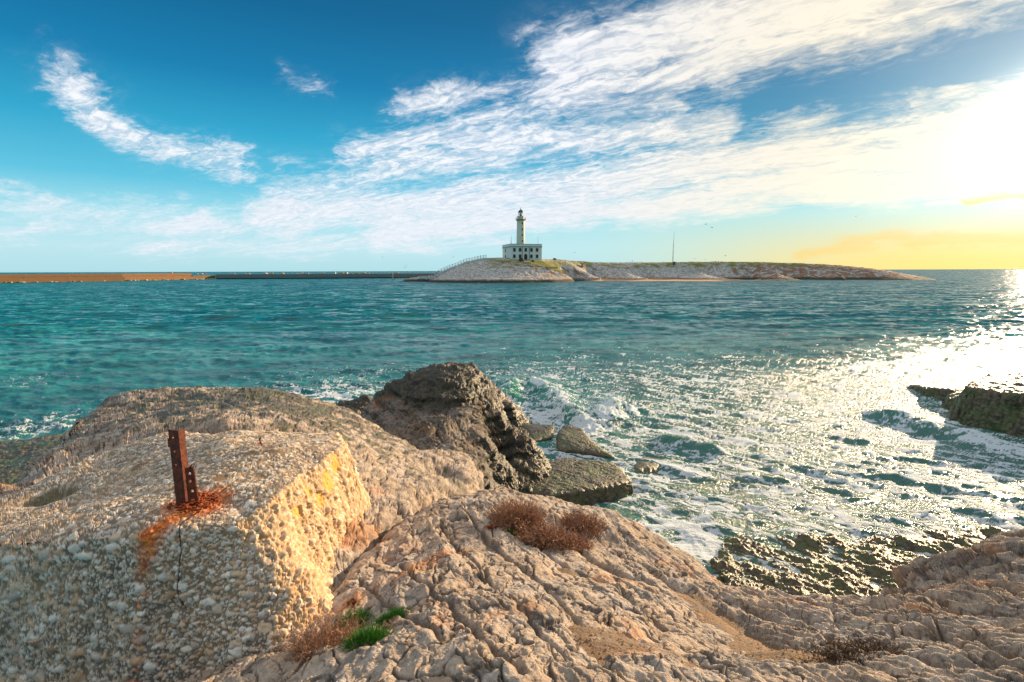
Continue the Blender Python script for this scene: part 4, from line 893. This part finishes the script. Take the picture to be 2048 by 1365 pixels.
for u, v0, dy_ in [(1024, 472, 1.0), (1027.5, 478, 6), (1053.5, 480, 5), (1075.6, 474, 1.0)]:
    x_ = (u - 1022) / 60 * WD; MB().tube((x_, dy_, HT), (x_, dy_, hz(u, v0, 294) - BZ + .4), .09, .05).build('antenna', metal, lh)

# shrubs, boulders and low walls near the house
leafm = simple('dark_leaf', lin(62, 74, 34), 0.8, scale=3); boul = simple('boulder_stone', lin(186, 164, 140), 0.88, vary=0.25, scale=2.2, bump=0.05); cream = simple('cream_stone', lin(200, 176, 130), 0.85)
def boulder_mesh(seed, name='boulder', mat=None):
    import bmesh
    bm = bmesh.new(); bmesh.ops.create_icosphere(bm, subdivisions=2, radius=0.5); me = bpy.data.meshes.new(name)
    pts = np.array([v.co[:] for v in bm.verts]); n_ = gnoise(pts * 1.7 + seed * 7.1, seed) * 0.5 + gnoise(pts * 4 + seed, seed) * .2
    st_ = np.array([1, .8, .65]); f_ = np.round(pts * 2.2) / 2.2
    pts = (pts * .6 + f_ * .4) * (1 + n_[:, None]) * st_
    for v, q in zip(bm.verts, pts): v.co = q
    bm.to_mesh(me); bm.free(); me.materials.append(mat or boul); return me
bmesh_list = [boulder_mesh(k) for k in range(5)]
def put_boulder(x, y, z_, s_, label, group, rnd, name='boulder'):
    o = bpy.data.objects.new(name, bmesh_list[rnd.randrange(5)]); COL.objects.link(o); o.location = (x, y, z_); o.scale = (s_ * rnd.uniform(.9, 1.7), s_, s_ * rnd.uniform(.7, 1.1)); o.rotation_euler = (0, 0, rnd.uniform(0, 6.28))
    return tag(o, label, 'boulder', group)
rnd = random.Random(3)
def bush(x, y, z_, r_, h_, label, name='shrub', n=260, mat=leafm, cat='shrub', group=None):
    vs, fs = [], []
    for k in range(n):
        a, q = rnd.uniform(0, 6.28), rnd.random() ** .5; hh_ = rnd.random()
        c = np.array([x + r_ * q * math.cos(a) * (1 - .4 * hh_), y + r_ * q * math.sin(a) * (1 - .4 * hh_), z_ + h_ * hh_ * (1 - .3 * q)]); i = len(vs)
        for _ in range(3): vs.append(tuple(c + np.array([rnd.uniform(-1, 1) for _ in range(3)]) * r_ * .22))
        fs.append((i, i + 1, i + 2))
    return tag(solid(name, vs, fs, mat), label, cat, group)
for u, v, r_, h_, lb in [(1042, 520, 1.6, 2.4, 'dark bush at the front wall of the keepers house left of the door'), (1065.5, 519, 1.0, 1.3, 'small bush at the front wall of the keepers house right of the door'), (1109, 519.5, 1.3, 1.0, 'low round bush on the skyline right of the keepers house')]:
    y_ = 289 if u < 1090 else 312; q = PY(u, v, y_); bush(q[0], y_, island_z(q[0], y_) - .2, r_, h_, lb)

def fence_line(name, label, pts, ph, rail_r, post_r, mat, lamp=False, n_sub=0, rails=(0.95, 0.5)):
    e = empty(name, pts[0]); tag(e, label, 'fence'); o_ = np.array(pts[0])
    pm = MB().tube((0, 0, -.3), (0, 0, ph), post_r, n=5)
    if lamp: pm.box((0, 0, ph + .1), (.5, .3, .2))
    p0 = None
    for q in pts:
        if p0 is None: p0 = pm.build('post', mat, e)
        else: c = p0.copy(); COL.objects.link(c); c.parent = e; p0_ = c; c.location = tuple(np.array(q) - o_)
    for h_ in rails:
        r_ = MB()
        for a, b_ in zip(pts[:-1], pts[1:]): r_.tube(np.array(a) - o_ + [0, 0, ph * h_], np.array(b_) - o_ + [0, 0, ph * h_], rail_r, n=4)
        r_.build('rail', mat, e)
    return e
def on_isl(u, v, y): q = PY(u, v, y); return (q[0], y, island_z(q[0], y))
path = []
for k in range(25):
    u = 838 + k * 5.6; y_ = 297.5; q = PY(u, 540, y_); path.append((q[0], y_, island_z(q[0], y_)))
fence_line('stair_railing', 'railing with many lamp-topped posts climbing the left slope of the island', path, 1.8, .07, .12, metal, True)
stp_ = MB()
for a, b_ in zip(path[:-1], path[1:]):
    m0 = (np.array(a) + np.array(b_)) / 2; stp_.box((m0[0], m0[1] - 1.6, m0[2] - .05), (abs(b_[0] - a[0]) + .05, .5, .9))
tag(stp_.build('stair_wall', white_m), 'low white wall of the stairway running up the left slope of the island', 'stair wall')
pf = [on_isl(u, v, y) for u, v, y in [(975, 518, 290), (990, 520, 289), (1005, 522, 287), (1020, 526, 284), (1035, 530, 282), (1050, 534, 281), (1065, 537, 281), (1080, 540, 282), (1095, 542, 283), (1110, 543, 284), (1125, 543, 286), (1140, 543, 288), (1155, 541, 291), (1165, 539, 293)]]
fence_line('garden_fence', 'thin brown fence crossing the slope below the keepers house and its lawn', pf, 1.4, .06, .08, simple('brown_wood', lin(110, 70, 46), .8))
for k, (u, du) in enumerate([(1050.5, 0)]):
    q = on_isl(1085, 530, 286)
tag(MB().box((q[0] + 4, 286, island_z(q[0] + 4, 286) + .2), (9, .4, 1.1), .05).build('garden_wall', cream), 'low pale wall before the lawn at the foot of the keepers house', 'wall')
q = PY(1165.5, 527, 318); hut = empty('hut', (q[0], 318, island_z(q[0], 318) - .1)); tag(hut, 'tiny red and white hut on the ridge right of the lighthouse', 'hut')
MB().box((0, 0, .9), (1.8, 1.6, 1.9)).build('wall', white_m, hut); MB().box((-.45, -.83, .85), (.8, .06, 1.6)).build('door', red_m, hut); MB().box((0, 0, 1.95), (2.1, 1.9, .2)).build('roof', red_m, hut)
# quay
qa, qb = P(1042, 565, 6), P(1112, 563.5, 6); y_ = 270.0
qx0, qx1 = PY(1030, 560, y_)[0], PY(1112, 560, y_)[0]
quay = empty('stone_quay', ((qx0 + qx1) / 2, y_, 0)); tag(quay, 'low yellowish stone landing quay with small bollards at the island waterline', 'quay')
L_ = qx1 - qx0; MB().box((0, 2, .5), (L_, 6, 1.9)).box((0, -1, 1.5), (L_ * .8, .5, .35)).build('platform', cream, quay)
for k in range(5): MB().lathe((-L_ * .4 + k * L_ * .2, -.7, 1.45), [(.16, 0), (.14, .9), (.22, .95), (.2, 1.1)], 8).build('bollard', cream, quay)
# radio mast with its cabinet
q = PY(1345.5, 526, 333); mz = island_z(q[0], 333)
mast = empty('radio_mast', (q[0], 333, mz)); tag(mast, 'tall thin lattice mast standing alone on the low right part of the island', 'mast')
topz = hz(1347, 463, 333) - mz; m_ = MB(); 
for a in range(3):
    c0 = np.array([.45 * math.cos(a * 2.094), .45 * math.sin(a * 2.094), 0]); m_.tube(c0, c0 * .35 + [0, 0, topz * .62], .07, .05, 4)
for k in range(16):
    z0 = k / 16 * topz * .62; s0 = 1 - .65 * k / 16; a = k % 3
    m_.tube((.45 * s0 * math.cos(a * 2.094), .45 * s0 * math.sin(a * 2.094), z0), (.43 * s0 * math.cos((a + 1) * 2.094), .43 * s0 * math.sin((a + 1) * 2.094), z0 + topz * .04), .04, n=4)
m_.build('lattice', metal, mast); MB().tube((0, 0, topz * .6), (0.25, 0, topz), .12, .05, 5).build('antenna', metal, mast)
tag(MB().box((q[0] + .5, 331.6, mz + .9), (1.3, 1, 2.0)).box((q[0] + .5, 331.6, mz + 1.95), (1.5, 1.2, .14)).build('cabinet', metal), 'small grey cabinet at the foot of the radio mast', 'cabinet')
# dead flower stalks on the ridge
stalkm = simple('dry_stalk', lin(110, 92, 70), .9)
sm_ = MB().tube((0, 0, -.4), (.05, 0, 2.0), .08, .04, 5)
for k in range(5): a = k * 2.4; sm_.tube((.03, 0, 1.0 + .2 * k), (.05 + .28 * math.cos(a), .28 * math.sin(a), 1.2 + .2 * k), .035, .06, 4)
s0 = None
for u in [1257, 1261, 1265, 1268, 1274, 1283.5, 1327, 1329.5, 1333, 1339, 1353, 1361, 1362.5, 1422, 1427, 1431, 1433.5, 1436.5]:
    o = bpy.data.objects.new('flower_stalk', s0.data) if s0 else sm_.build('flower_stalk', stalkm)
    if s0: COL.objects.link(o)
    s0 = s0 or o; q = PY(u, 527, 334); o.location = (q[0], 334, island_z(q[0], 334)); sc_ = rnd.uniform(.55, 1.15); o.scale = (sc_, sc_, sc_); o.rotation_euler = (0, rnd.uniform(-.12, .12), rnd.uniform(0, 6))
    tag(o, 'tall dry flower stalk standing on the ridge near the radio mast', 'flower stalk', 'dry flower stalks along the ridge')

# ------------------------------------------------------------------ breakwater
bw1 = simple('orange_sunlit_concrete', lin(140, 104, 72), .9, vary=.22, scale=.35, bump=.05); bw2 = simple('grey_shaded_concrete', lin(140, 136, 130), .9, vary=.22, scale=.35, bump=.05)  # one concrete in two copies: orange sunlit and grey shaded tones painted in
wl_pts = [P(-260, 570.5, 6), P(0, 566.5, 6), P(250, 562.3, 6), P(388, 559.6, 6), P(432, 558.8, 6)]
sh_pts = [P(432, 558.8, 6), P(600, 558.0, 6), P(830, 556.4, 6), P(900, 556.0, 6)]
def wall_strip(pts, z0, z1, back, mat, name, parent, off=0.0, mounds=0.0):
    m_ = MB(); n_ = 0
    for k, q in enumerate(pts):
        a = np.array(pts[max(k - 1, 0)][:2]); b_ = np.array(pts[min(k + 1, len(pts) - 1)][:2]); d = (b_ - a) / np.linalg.norm(b_ - a); nrm = np.array([-d[1], d[0]])
        f0 = np.array(q[:2]) + nrm * off; f1_ = f0 + nrm * back
        m_.v += [(f0[0], f0[1], z0), (f0[0], f0[1], z1), (f1_[0], f1_[1], z1), (f1_[0], f1_[1], z0)]
        if k:
            i = 4 * (k - 1); m_.f += [(i, i + 4, i + 5, i + 1), (i + 1, i + 5, i + 6, i + 2), (i + 2, i + 6, i + 7, i + 3)]
    m_.f += [(0, 1, 2, 3), tuple(4 * (len(pts) - 1) + k for k in (3, 2, 1, 0))]
    return m_.build(name, mat, parent)
def dens_pts(pts, n):
    out = []
    for a, b_ in zip(pts[:-1], pts[1:]):
        for k in range(n): out.append(a + (b_ - a) * k / n)
    return out + [pts[-1]]
br = empty('breakwater', (0, 0, 0)); tag(br, 'long orange lit concrete breakwater reaching in from the left edge', 'breakwater')
wall_strip(dens_pts(wl_pts[:4], 3), -1, 2.45, 14, bw1, 'quay_wall', br)
wall_strip(dens_pts(wl_pts[:4], 3), 2.453, 4.85, 9, bw1, 'parapet', br, 2.2)
wall_strip(dens_pts(wl_pts[3:], 3), -1, 2.9, 10, bw1, 'low_wall', br, .4)
rl_ = MB()
for a, b_ in zip(dens_pts(wl_pts[:4], 6)[:-1], dens_pts(wl_pts[:4], 6)[1:]):
    rl_.tube(a + [.1, 0, 3.3 - a[2]], b_ + [.1, 0, 3.3 - b_[2]], .07, n=4); rl_.tube((a[0] + .1, a[1], 2.4), (a[0] + .1, a[1], 3.3), .07, n=4)
rl_.build('railing', metal, br)
br2 = empty('breakwater', (0, 0, 0)); tag(br2, 'grey shadowed stretch of breakwater between the orange wall and the island', 'breakwater')
wall_strip(dens_pts(sh_pts, 4), -1, 3.9, 9, bw2, 'quay_wall', br2); wall_strip(dens_pts(sh_pts, 4), -1, .75, .8, simple('wet_base', lin(40, 40, 36), .5), 'wet_footing', br2, -.8)
tot = dens_pts(wl_pts, 14)
for k in range(72):
    a = tot[rnd.randrange(12, len(tot) - 1)]; b_ = a + np.array([rnd.uniform(.1, 1.3), rnd.uniform(-3, 3), 0])
    put_boulder(b_[0] + .5, b_[1], rnd.uniform(.0, .35), rnd.uniform(.9, 1.9), 'boulder at the waterline along the foot of the orange lit breakwater', 'boulders along the foot of the breakwater', rnd)
for u, s_ in [(343, 2.2), (395, 2.2), (404, 2.4), (411, 1.8), (468, 3.0), (490, 2.0), (498, 2.4), (532, 3.0), (540, 2.4), (545, 2.6), (566, 3.2), (594, 2), (605, 2.6), (608, 2.2), (616, 2.6), (640, 2.4), (648, 2.8), (680, 2.8), (685, 3.0), (692, 2.4), (703, 2.6), (712, 3), (724, 3), (730, 2.6), (737, 2.5), (794, 3.2)]:
    far_ = u > 432; y_ = None
    src = sh_pts if far_ else wl_pts
    ux = [1024 + 1024 * q[0] / q[1] for q in src]; yb = np.interp(u, ux, [q[1] for q in src]) + (8.5 if far_ else 9)
    q = PY(u, 546, yb); put_boulder(q[0], yb, (3.95 if far_ or u > 388 else 4.9) + s_ * .12, s_ * .8, 'sunlit boulder showing above the top of the breakwater', 'boulders on top of the breakwater', rnd)
q = PY(785, 559, 395); chm = empty('channel_marker', (q[0], 395, 0)); tag(chm, 'short grey marker post standing in the water before the shadowed breakwater', 'marker post')
MB().lathe((0, 0, -1), [(.55, 0), (.55, 4.6), (.75, 4.6), (.75, 5.0)], 8).build('post', bw2, chm); MB().lathe((0, 0, 4), [(.35, 0), (.3, .8), (.05, 1.2)], 8).build('lamp', metal, chm)
pj = MB(); qa = PY(788, 558, 396); 
for k in range(6): pj.tube((qa[0] + 2 + k * 2.1, 396, -1), (qa[0] + 2 + k * 2.1, 396, 1.0), .18, n=5)
pj.box((qa[0] + 7, 396, 1.1), (13, .5, .2)); tag(pj.build('low_jetty', metal), 'low dark jetty on piles between the marker post and the island', 'jetty')
for u, v_ in [(671, 543), (695, 543.5)]:
    y_ = 640; q = PY(u, v_, y_); bt = empty('fishing_boat', (q[0], y_, 0)); tag(bt, 'left of the two white fishing boats beyond the breakwater' if u < 680 else 'right of the two white fishing boats beyond the breakwater', 'boat', 'fishing boats beyond the breakwater')
    hl = MB(); secs = [(-4.2, 1.3, 2.2), (-2, 1.7, 2.0), (1.5, 1.6, 2.3), (3.6, .8, 2.8), (4.6, .05, 3.2)]
    for x_, w_, h_ in secs: hl.v += [(x_, -w_, h_), (x_, -w_ * .5, -.3), (x_, w_ * .5, -.3), (x_, w_, h_)]
    for k in range(4):
        for m2 in range(4): hl.f.append((4 * k + m2, 4 * k + (m2 + 1) % 4, 4 * k + 4 + (m2 + 1) % 4, 4 * k + 4 + m2))
    hl.f += [(0, 3, 2, 1), (16, 17, 18, 19)]
    hl.build('hull', simple('blue_hull', lin(70, 90, 110), .5) if u < 680 else white_m, bt); MB().box((-1.2, 0, 3.4), (2.6, 2.0, 2.6)).box((-1.2, 0, 4.8), (3.0, 2.4, .2)).build('cabin', white_m, bt); MB().tube((.8, 0, 2), (.8, 0, 8), .12, .07).tube((-3.4, 0, 2), (-3.4, 0, 6.5), .1).build('mast', metal, bt)

# ------------------------------------------------------------------ gulls
gm = simple('gull_feather', lin(120, 122, 128), .7)
def gull(flap):
    m_ = MB(); pr = [(-.28, .0, .03), (-.12, .07, .05), (.1, .08, .05), (.24, .05, .06), (.32, .01, .04)]
    i = 0
    for x_, r_, z_ in pr:
        for k in range(6): a = k * math.pi / 3; m_.v.append((x_, r_ * math.cos(a) + (0), z_ * 0 + .8 * r_ * math.sin(a)))
    for k in range(4):
        for j in range(6): m_.f.append((6 * k + j, 6 * k + (j + 1) % 6, 6 * k + 6 + (j + 1) % 6, 6 * k + 6 + j))
    for sgn in (-1, 1):
        i = len(m_.v)
        for (sx, sy, sz, th) in [(.12, .05, 0, .02), (-.08, .05, 0, .02), (.15, .34, .16 * flap, .015), (-.05, .34, .16 * flap, .015), (-.02, .70, .02 * flap, .004), (-.09, .70, .02 * flap, .004)]:
            m_.v += [(sx, sy * sgn, sz + th), (sx, sy * sgn, sz - th)]
        m_.f += [(i, i + 2, i + 6, i + 4), (i + 1, i + 5, i + 7, i + 3), (i + 4, i + 6, i + 10, i + 8), (i + 5, i + 9, i + 11, i + 7), (i, i + 4, i + 5, i + 1), (i + 2, i + 3, i + 7, i + 6), (i + 4, i + 8, i + 9, i + 5), (i + 6, i + 7, i + 11, i + 10), (i + 8, i + 10, i + 11, i + 9)]
    return m_
gl = [gull(1.0).build('gull', gm), gull(-.5).build('gull', gm)]
for k, (u, v, where, s_) in enumerate([(765, 515, 'over the shadowed breakwater, farther from the island', 1.0), (812, 531, 'upper of two over the sea at the left end of the island', 1.2), (810, 536, 'lower of two over the sea at the left end of the island', 1.2), (906, 514, 'above the stair railing on the left slope', 1.0), (1149, 506, 'low in the sky just right of the lighthouse', 1.5),
                           (1237, 514, 'between the lighthouse and the radio mast, faint', .8), (1412, 449, 'highest, right of the radio mast top', 1.4), (1424, 455, 'close below the highest gull', 1.8), (1389, 518, 'just above the ridge right of the radio mast', 1.0), (1411, 519, 'just above the ridge, second to the right of the mast', 1.0), (1451, 512, 'farthest right over the ridge', 1.3), (1712, 433, 'in the golden sky near the sun', 1.1)]):
    o = gl[k] if k < 2 else bpy.data.objects.new('gull', gl[k % 2].data)
    if k >= 2: COL.objects.link(o)
    q = PY(u, v, 250); o.location = tuple(q); o.scale = (s_, s_, s_); o.rotation_euler = (rnd.uniform(-.3, .3), rnd.uniform(-.2, .2), rnd.choice([1.3, 1.8, .9, 2.2]))
    tag(o, 'gull ' + where, 'gull', 'gulls over the island')

# ------------------------------------------------------------------ rusty steel post in the block
rustm, t, b = material('rusted_steel'); p = t.pos(); n_ = t.noise(p, 26, 6, .7); n2_ = t.noise(p, 140, 4, .7)
c = t.mix(t.sm(n_, .35, .65), lin(74, 38, 28), lin(132, 62, 34)); c = t.mix(t.m('MULTIPLY', t.sm(n2_, .55, .7), .6), c, lin(176, 86, 40))
t.put(b.inputs['Base Color'], c); t.put(b.inputs['Roughness'], .8); t.l.new(t.bump(t.m('ADD', n_, n2_), .9, .006), b.inputs['Normal'])
bz = block_z(BX[0], BX[1])
sp = empty('steel_post', (BX[0], BX[1], bz - .05), R(-20)); tag(sp, 'rusted steel angle post with three bolt holes standing upright in the concrete block', 'steel post')
sp.rotation_euler = (R(0), R(-1.0), R(-16))
HP = 0.66; WP = 0.098
def plate(w_, h_, th, holes, r_, seed, notch=True):
    """a ragged plate in the x-z plane with round holes"""
    rn = random.Random(seed); m_ = MB(); zs = [0.0]
    for hz_ in holes: zs += [hz_[1] - .03, hz_[1] + .03]
    zs.append(h_); n = 16
    def ring_cell(z0, z1, cx):
        cz = (z0 + z1) / 2; outer = []; inner = []
        for k in range(n):
            a = 2 * math.pi * k / n + math.pi / n; ca, sa = math.cos(a), math.sin(a); 
            hx = (w_ - cx) if ca > 0 else cx; t1 = hx / abs(ca) if abs(ca) > 1e-6 else 9; t2 = (z1 - z0) / 2 / abs(sa) if abs(sa) > 1e-6 else 9; tt = min(t1, t2)
            outer.append((cx + ca * tt, cz + sa * tt)); inner.append((cx + ca * r_, cz + sa * r_))
        corners = [(w_, z1), (0, z1), (0, z0), (w_, z0)]
        for y_ in (-th / 2, th / 2):
            i = len(m_.v); m_.v += [(a, y_, b_) for a, b_ in outer] + [(a, y_, b_) for a, b_ in inner] + [(a, y_, b_) for a, b_ in corners]
            for k in range(n):
                k2 = (k + 1) % n; m_.f.append((i + k, i + k2, i + n + k2, i + n + k))
                o1, o2 = outer[k], outer[k2]
                if abs(o1[0] - o2[0]) > 1e-6 and abs(o1[1] - o2[1]) > 1e-6:
                    j = 0 if o1[0] + o2[0] > 2 * cx and o1[1] + o2[1] > 2 * cz else 1 if o1[1] + o2[1] > 2 * cz else 2 if o1[0] + o2[0] < 2 * cx else 3
                    m_.f.append((i + k, i + 2 * n + j, i + k2))
        i2 = len(m_.v) - (2 * n + 4); i1 = i2 - (2 * n + 4)
        for k in range(n): k2 = (k + 1) % n; m_.f.append((i1 + n + k, i1 + n + k2, i2 + n + k2, i2 + n + k))
        for a_, b_, c_, d_ in (((0, z0)), ) if False else (): pass
        m_.box((-.0008, 0, cz), (.0016, th, z1 - z0)); m_.box((w_ + .0008, 0, cz), (.0016, th, z1 - z0))
    def solid_cell(z0, z1):
        k = max(1, int((z1 - z0) / .025))
        for j in range(k):
            a0 = z0 + (z1 - z0) * j / k; a1 = z0 + (z1 - z0) * (j + 1) / k; e = rn.uniform(0, .0035); m_.box((w_ / 2 - e / 2, 0, (a0 + a1) / 2), (w_ + e, th, a1 - a0))
    for j in range(len(zs) - 1):
        if j % 2 == 0: solid_cell(zs[j], zs[j + 1])
        else: ring_cell(zs[j], zs[j + 1], holes[j // 2][0])
    return m_
front = plate(WP, HP, .009, [(.040, .385), (.040, .490), (.038, .600)], .0085, 1)
front.v = [(x_ - WP, y_, z_) for x_, y_, z_ in front.v]
front.box((-WP - .008, 0, .555), (.018, .008, .07)).box((-WP - .013, 0, .535), (.014, .007, .03))
front.build('front_flange', rustm, sp)
sd_ = plate(.045, HP, .009, [], .01, 2); sd_.v = [(-.0045 + y_, .006 + x_, z_) for x_, y_, z_ in sd_.v]; sd_.build('side_flange', rustm, sp)
bk = plate(.062, .36, .008, [(.030, .10), (.032, .17), (.026, .25), (.03, .31)], .012, 3)
def _bk(q):
    x_, y_, z_ = q; k = z_ / .36; return (.012 + x_ * (1 - .35 * k) + y_ * .3, .012 + x_ * .55 + y_, z_)
bk.v = [_bk(q) for q in bk.v]
bk.tube((.03, .03, .355), (.055, .04, .385), .006, .004).tube((.055, .04, .385), (.075, .05, .380), .004, .002)
bk.build('gusset_plate', rustm, sp)
rg_ = MB(); rnd2 = random.Random(9)
for k in range(170):
    a, q = rnd2.uniform(0, 6.28), rnd2.random() ** .6 * .15; x_ = BX[0] + .05 + q * math.cos(a) * 1.25; y_ = BX[1] + .03 + q * math.sin(a); r_ = rnd2.uniform(.004, .014)
    rg_.box((x_, y_, block_z(x_, y_) + .022 + rnd2.uniform(-.004, .014)), (r_ * 2, r_ * 1.5, r_), a)
flake, t, b = material('rust_flake'); t.put(b.inputs['Base Color'], t.ramp(t.noise(t.pos(), 60, 4, .7), [(.3, lin(60, 22, 10)), (.5, lin(140, 56, 16)), (.7, lin(206, 112, 36))])); t.put(b.inputs['Roughness'], .85)
tag(rg_.build('rust_flakes', flake), kind='stuff')
q = BH(522, 888); qz = block_z(q[0], q[1])
rb_ = MB().tube((q[0], q[1], qz - .03), (q[0] - .01, q[1], qz + .05), .008, .006, 6).tube((q[0] - .01, q[1], qz + .05), (q[0] + .01, q[1] - .01, qz + .085), .012, .002, 5).tube((q[0], q[1], qz + .01), (q[0] + .09, q[1] - .12, qz + .012), .007, .005, 5)
tag(rb_.build('steel_stub', rustm), 'short bent rusty steel stub poking from the back of the concrete block', 'steel stub')

# ------------------------------------------------------------------ plants
def leaf_mat(name, stops):
    mt, t, b = material(name); t.put(b.inputs['Base Color'], t.ramp(t.noise(t.pos(), 22, 4, .7), stops)); t.put(b.inputs['Roughness'], .7); return mt
twig = leaf_mat('dry_twig', [(.3, lin(96, 66, 48)), (.5, lin(158, 114, 84)), (.7, lin(200, 156, 120))])
grassm = leaf_mat('green_blade', [(.3, lin(22, 72, 10)), (.5, lin(44, 116, 14)), (.7, lin(110, 150, 34))])
redm = leaf_mat('red_succulent', [(.3, lin(110, 34, 14)), (.5, lin(164, 66, 22)), (.7, lin(120, 120, 40))])
darkt = leaf_mat('dark_twig', [(.3, lin(40, 28, 20)), (.5, lin(84, 58, 36)), (.7, lin(120, 90, 50))])
def twigs(name, label, cx, cy, cz, rx_, ry_, h_, n, mat, seed, thick=.0022, cat='shrub', curl=.5, leaves=0):
    rn = random.Random(seed); vs, fs = [], []
    def strip(a, b_, w0, w1):
        d = b_ - a; e = np.cross(d, np.array([rn.uniform(-1, 1), rn.uniform(-1, 1), rn.uniform(-1, 1)])); l_ = np.linalg.norm(e); e = e / (l_ + 1e-9)
        f_ = np.cross(d, e); f_ /= np.linalg.norm(f_) + 1e-9; i = len(vs)
        for c, w_ in ((a, w0), (b_, w1)):
            vs.extend([tuple(c + e * w_), tuple(c - e * w_ * .5 + f_ * w_ * .87), tuple(c - e * w_ * .5 - f_ * w_ * .87)])
        fs.extend([(i, i + 1, i + 4, i + 3), (i + 1, i + 2, i + 5, i + 4), (i + 2, i, i + 3, i + 5)])
    for k in range(n):
        a = rn.uniform(0, 6.28); q = rn.random() ** .6; bx_ = cx + rx_ * .75 * q * math.cos(a); by_ = cy + ry_ * .75 * q * math.sin(a)
        p0 = np.array([bx_, by_, cz(bx_, by_) - .01]); d = np.array([math.cos(a) * q * .9 + rn.gauss(0, .3), math.sin(a) * q * .9 + rn.gauss(0, .3), 1.0]); d /= np.linalg.norm(d); L = h_ * rn.uniform(.5, 1.1) * (1 - .35 * q)
        ps = [p0]
        for j in range(3):
            d = d + np.array([rn.gauss(0, curl * .4) for _ in range(3)]); d /= np.linalg.norm(d); ps.append(ps[-1] + d * L / 3)
            strip(ps[-2], ps[-1], thick * (1 - j * .25), thick * (.75 - j * .25))
            if curl > .2:
                for _ in range(3):
                    e = d + np.array([rn.gauss(0, .8) for _ in range(3)]); e /= np.linalg.norm(e); s_ = ps[-2] + (ps[-1] - ps[-2]) * rn.random(); strip(s_, s_ + e * L * .26, thick * .6, thick * .25)
                    for _ in range(leaves):
                        g_ = s_ + e * L * .26 * rn.random(); i = len(vs)
                        for _ in range(3): vs.append(tuple(g_ + np.array([rn.uniform(-1, 1) for _ in range(3)]) * thick * 3.2))
                        fs.append((i, i + 1, i + 2))
    return tag(solid(name, vs, fs, mat), label, cat)
def gp_(u, v):                 # where the ray through (u, v) meets the ground
    d = pdir(u, v)
    for k in np.linspace(1.0, 14, 1400):
        x_, y_ = d[0] * k, d[1] * k
        if EYE + d[2] * k <= ground_z(x_, y_): return x_, y_
    return d[0] * 5, d[1] * 5
for nm, lb, u, v, rx_, ry_, h_, n, mt, th, lv in [
    ('dry_shrub', 'reddish brown dry shrub at the slab edge, left of the two on the crest', 1035, 1050, .30, .26, .30, 420, twig, .0030, 2),
    ('dry_shrub', 'wide low brown dry shrub below the other two on the slab edge', 1110, 1092, .42, .22, .24, 520, twig, .0030, 2),
    ('dry_shrub', 'small upright brown dry shrub, right of the two on the crest', 1165, 1062, .24, .2, .26, 300, twig, .0030, 2),
    ('dry_shrub', 'leggy brown shrub with bare twigs in the nook against the golden block side', 655, 1315, .24, .20, .28, 420, twig, .0022, 1),
    ('dry_shrub', 'tangled dark dry shrub in the gully at the bottom edge, right of centre', 1690, 1345, .36, .20, .18, 900, darkt, .0022, 2)]:
    x_, y_ = gp_(u, v); twigs(nm, lb, x_, y_, lambda a, b_: ground_z(a, b_), rx_, ry_, h_, n, mt, hash(lb) % 1 + int(u), th, leaves=lv)
for lb, u, v, rx_, ry_, h_, n, mt, nm, th in [
    ('bright green grass tuft, largest, hanging in the nook beside the block', 735, 1305, .13, .10, .17, 2000, grassm, 'grass_tuft', .0022),
    ('bright green cushion of grass on the pale slab, right of the nook', 785, 1252, .12, .07, .12, 1500, grassm, 'grass_tuft', .0022),
    ('small green grass tuft above the largest one in the nook', 708, 1262, .10, .09, .16, 1100, grassm, 'grass_tuft', .0022),
    ('tiny green tuft at the foot of the left dry shrub on the slab edge', 1018, 1068, .10, .06, .06, 260, grassm, 'grass_tuft', .003)]:
    x_, y_ = gp_(u, v); twigs(nm, lb, x_, y_, lambda a, b_: ground_z(a, b_) + .01, rx_, ry_, h_, n, mt, int(u), th, 'grass', curl=.12)
for lb, u, v, rx_, ry_, h_, n in [
    ('red succulent mat above the green grass in the nook', 735, 1232, .13, .06, .035, 420), ('red succulent mat beside the left dry shrub on the slab edge', 985, 1062, .12, .07, .04, 300), ('small red sprig near the gully shrub at the bottom edge', 1590, 1312, .08, .04, .04, 160), ('reddish low mat in the crack at the corner of the block', 700, 1210, .06, .05, .03, 160)]:
    x_, y_ = gp_(u, v); twigs('succulent_mat', lb, x_, y_, lambda a, b_: ground_z(a, b_) + .015, rx_, ry_, h_, n, redm, int(u), .003, 'succulent', curl=.6, leaves=2)
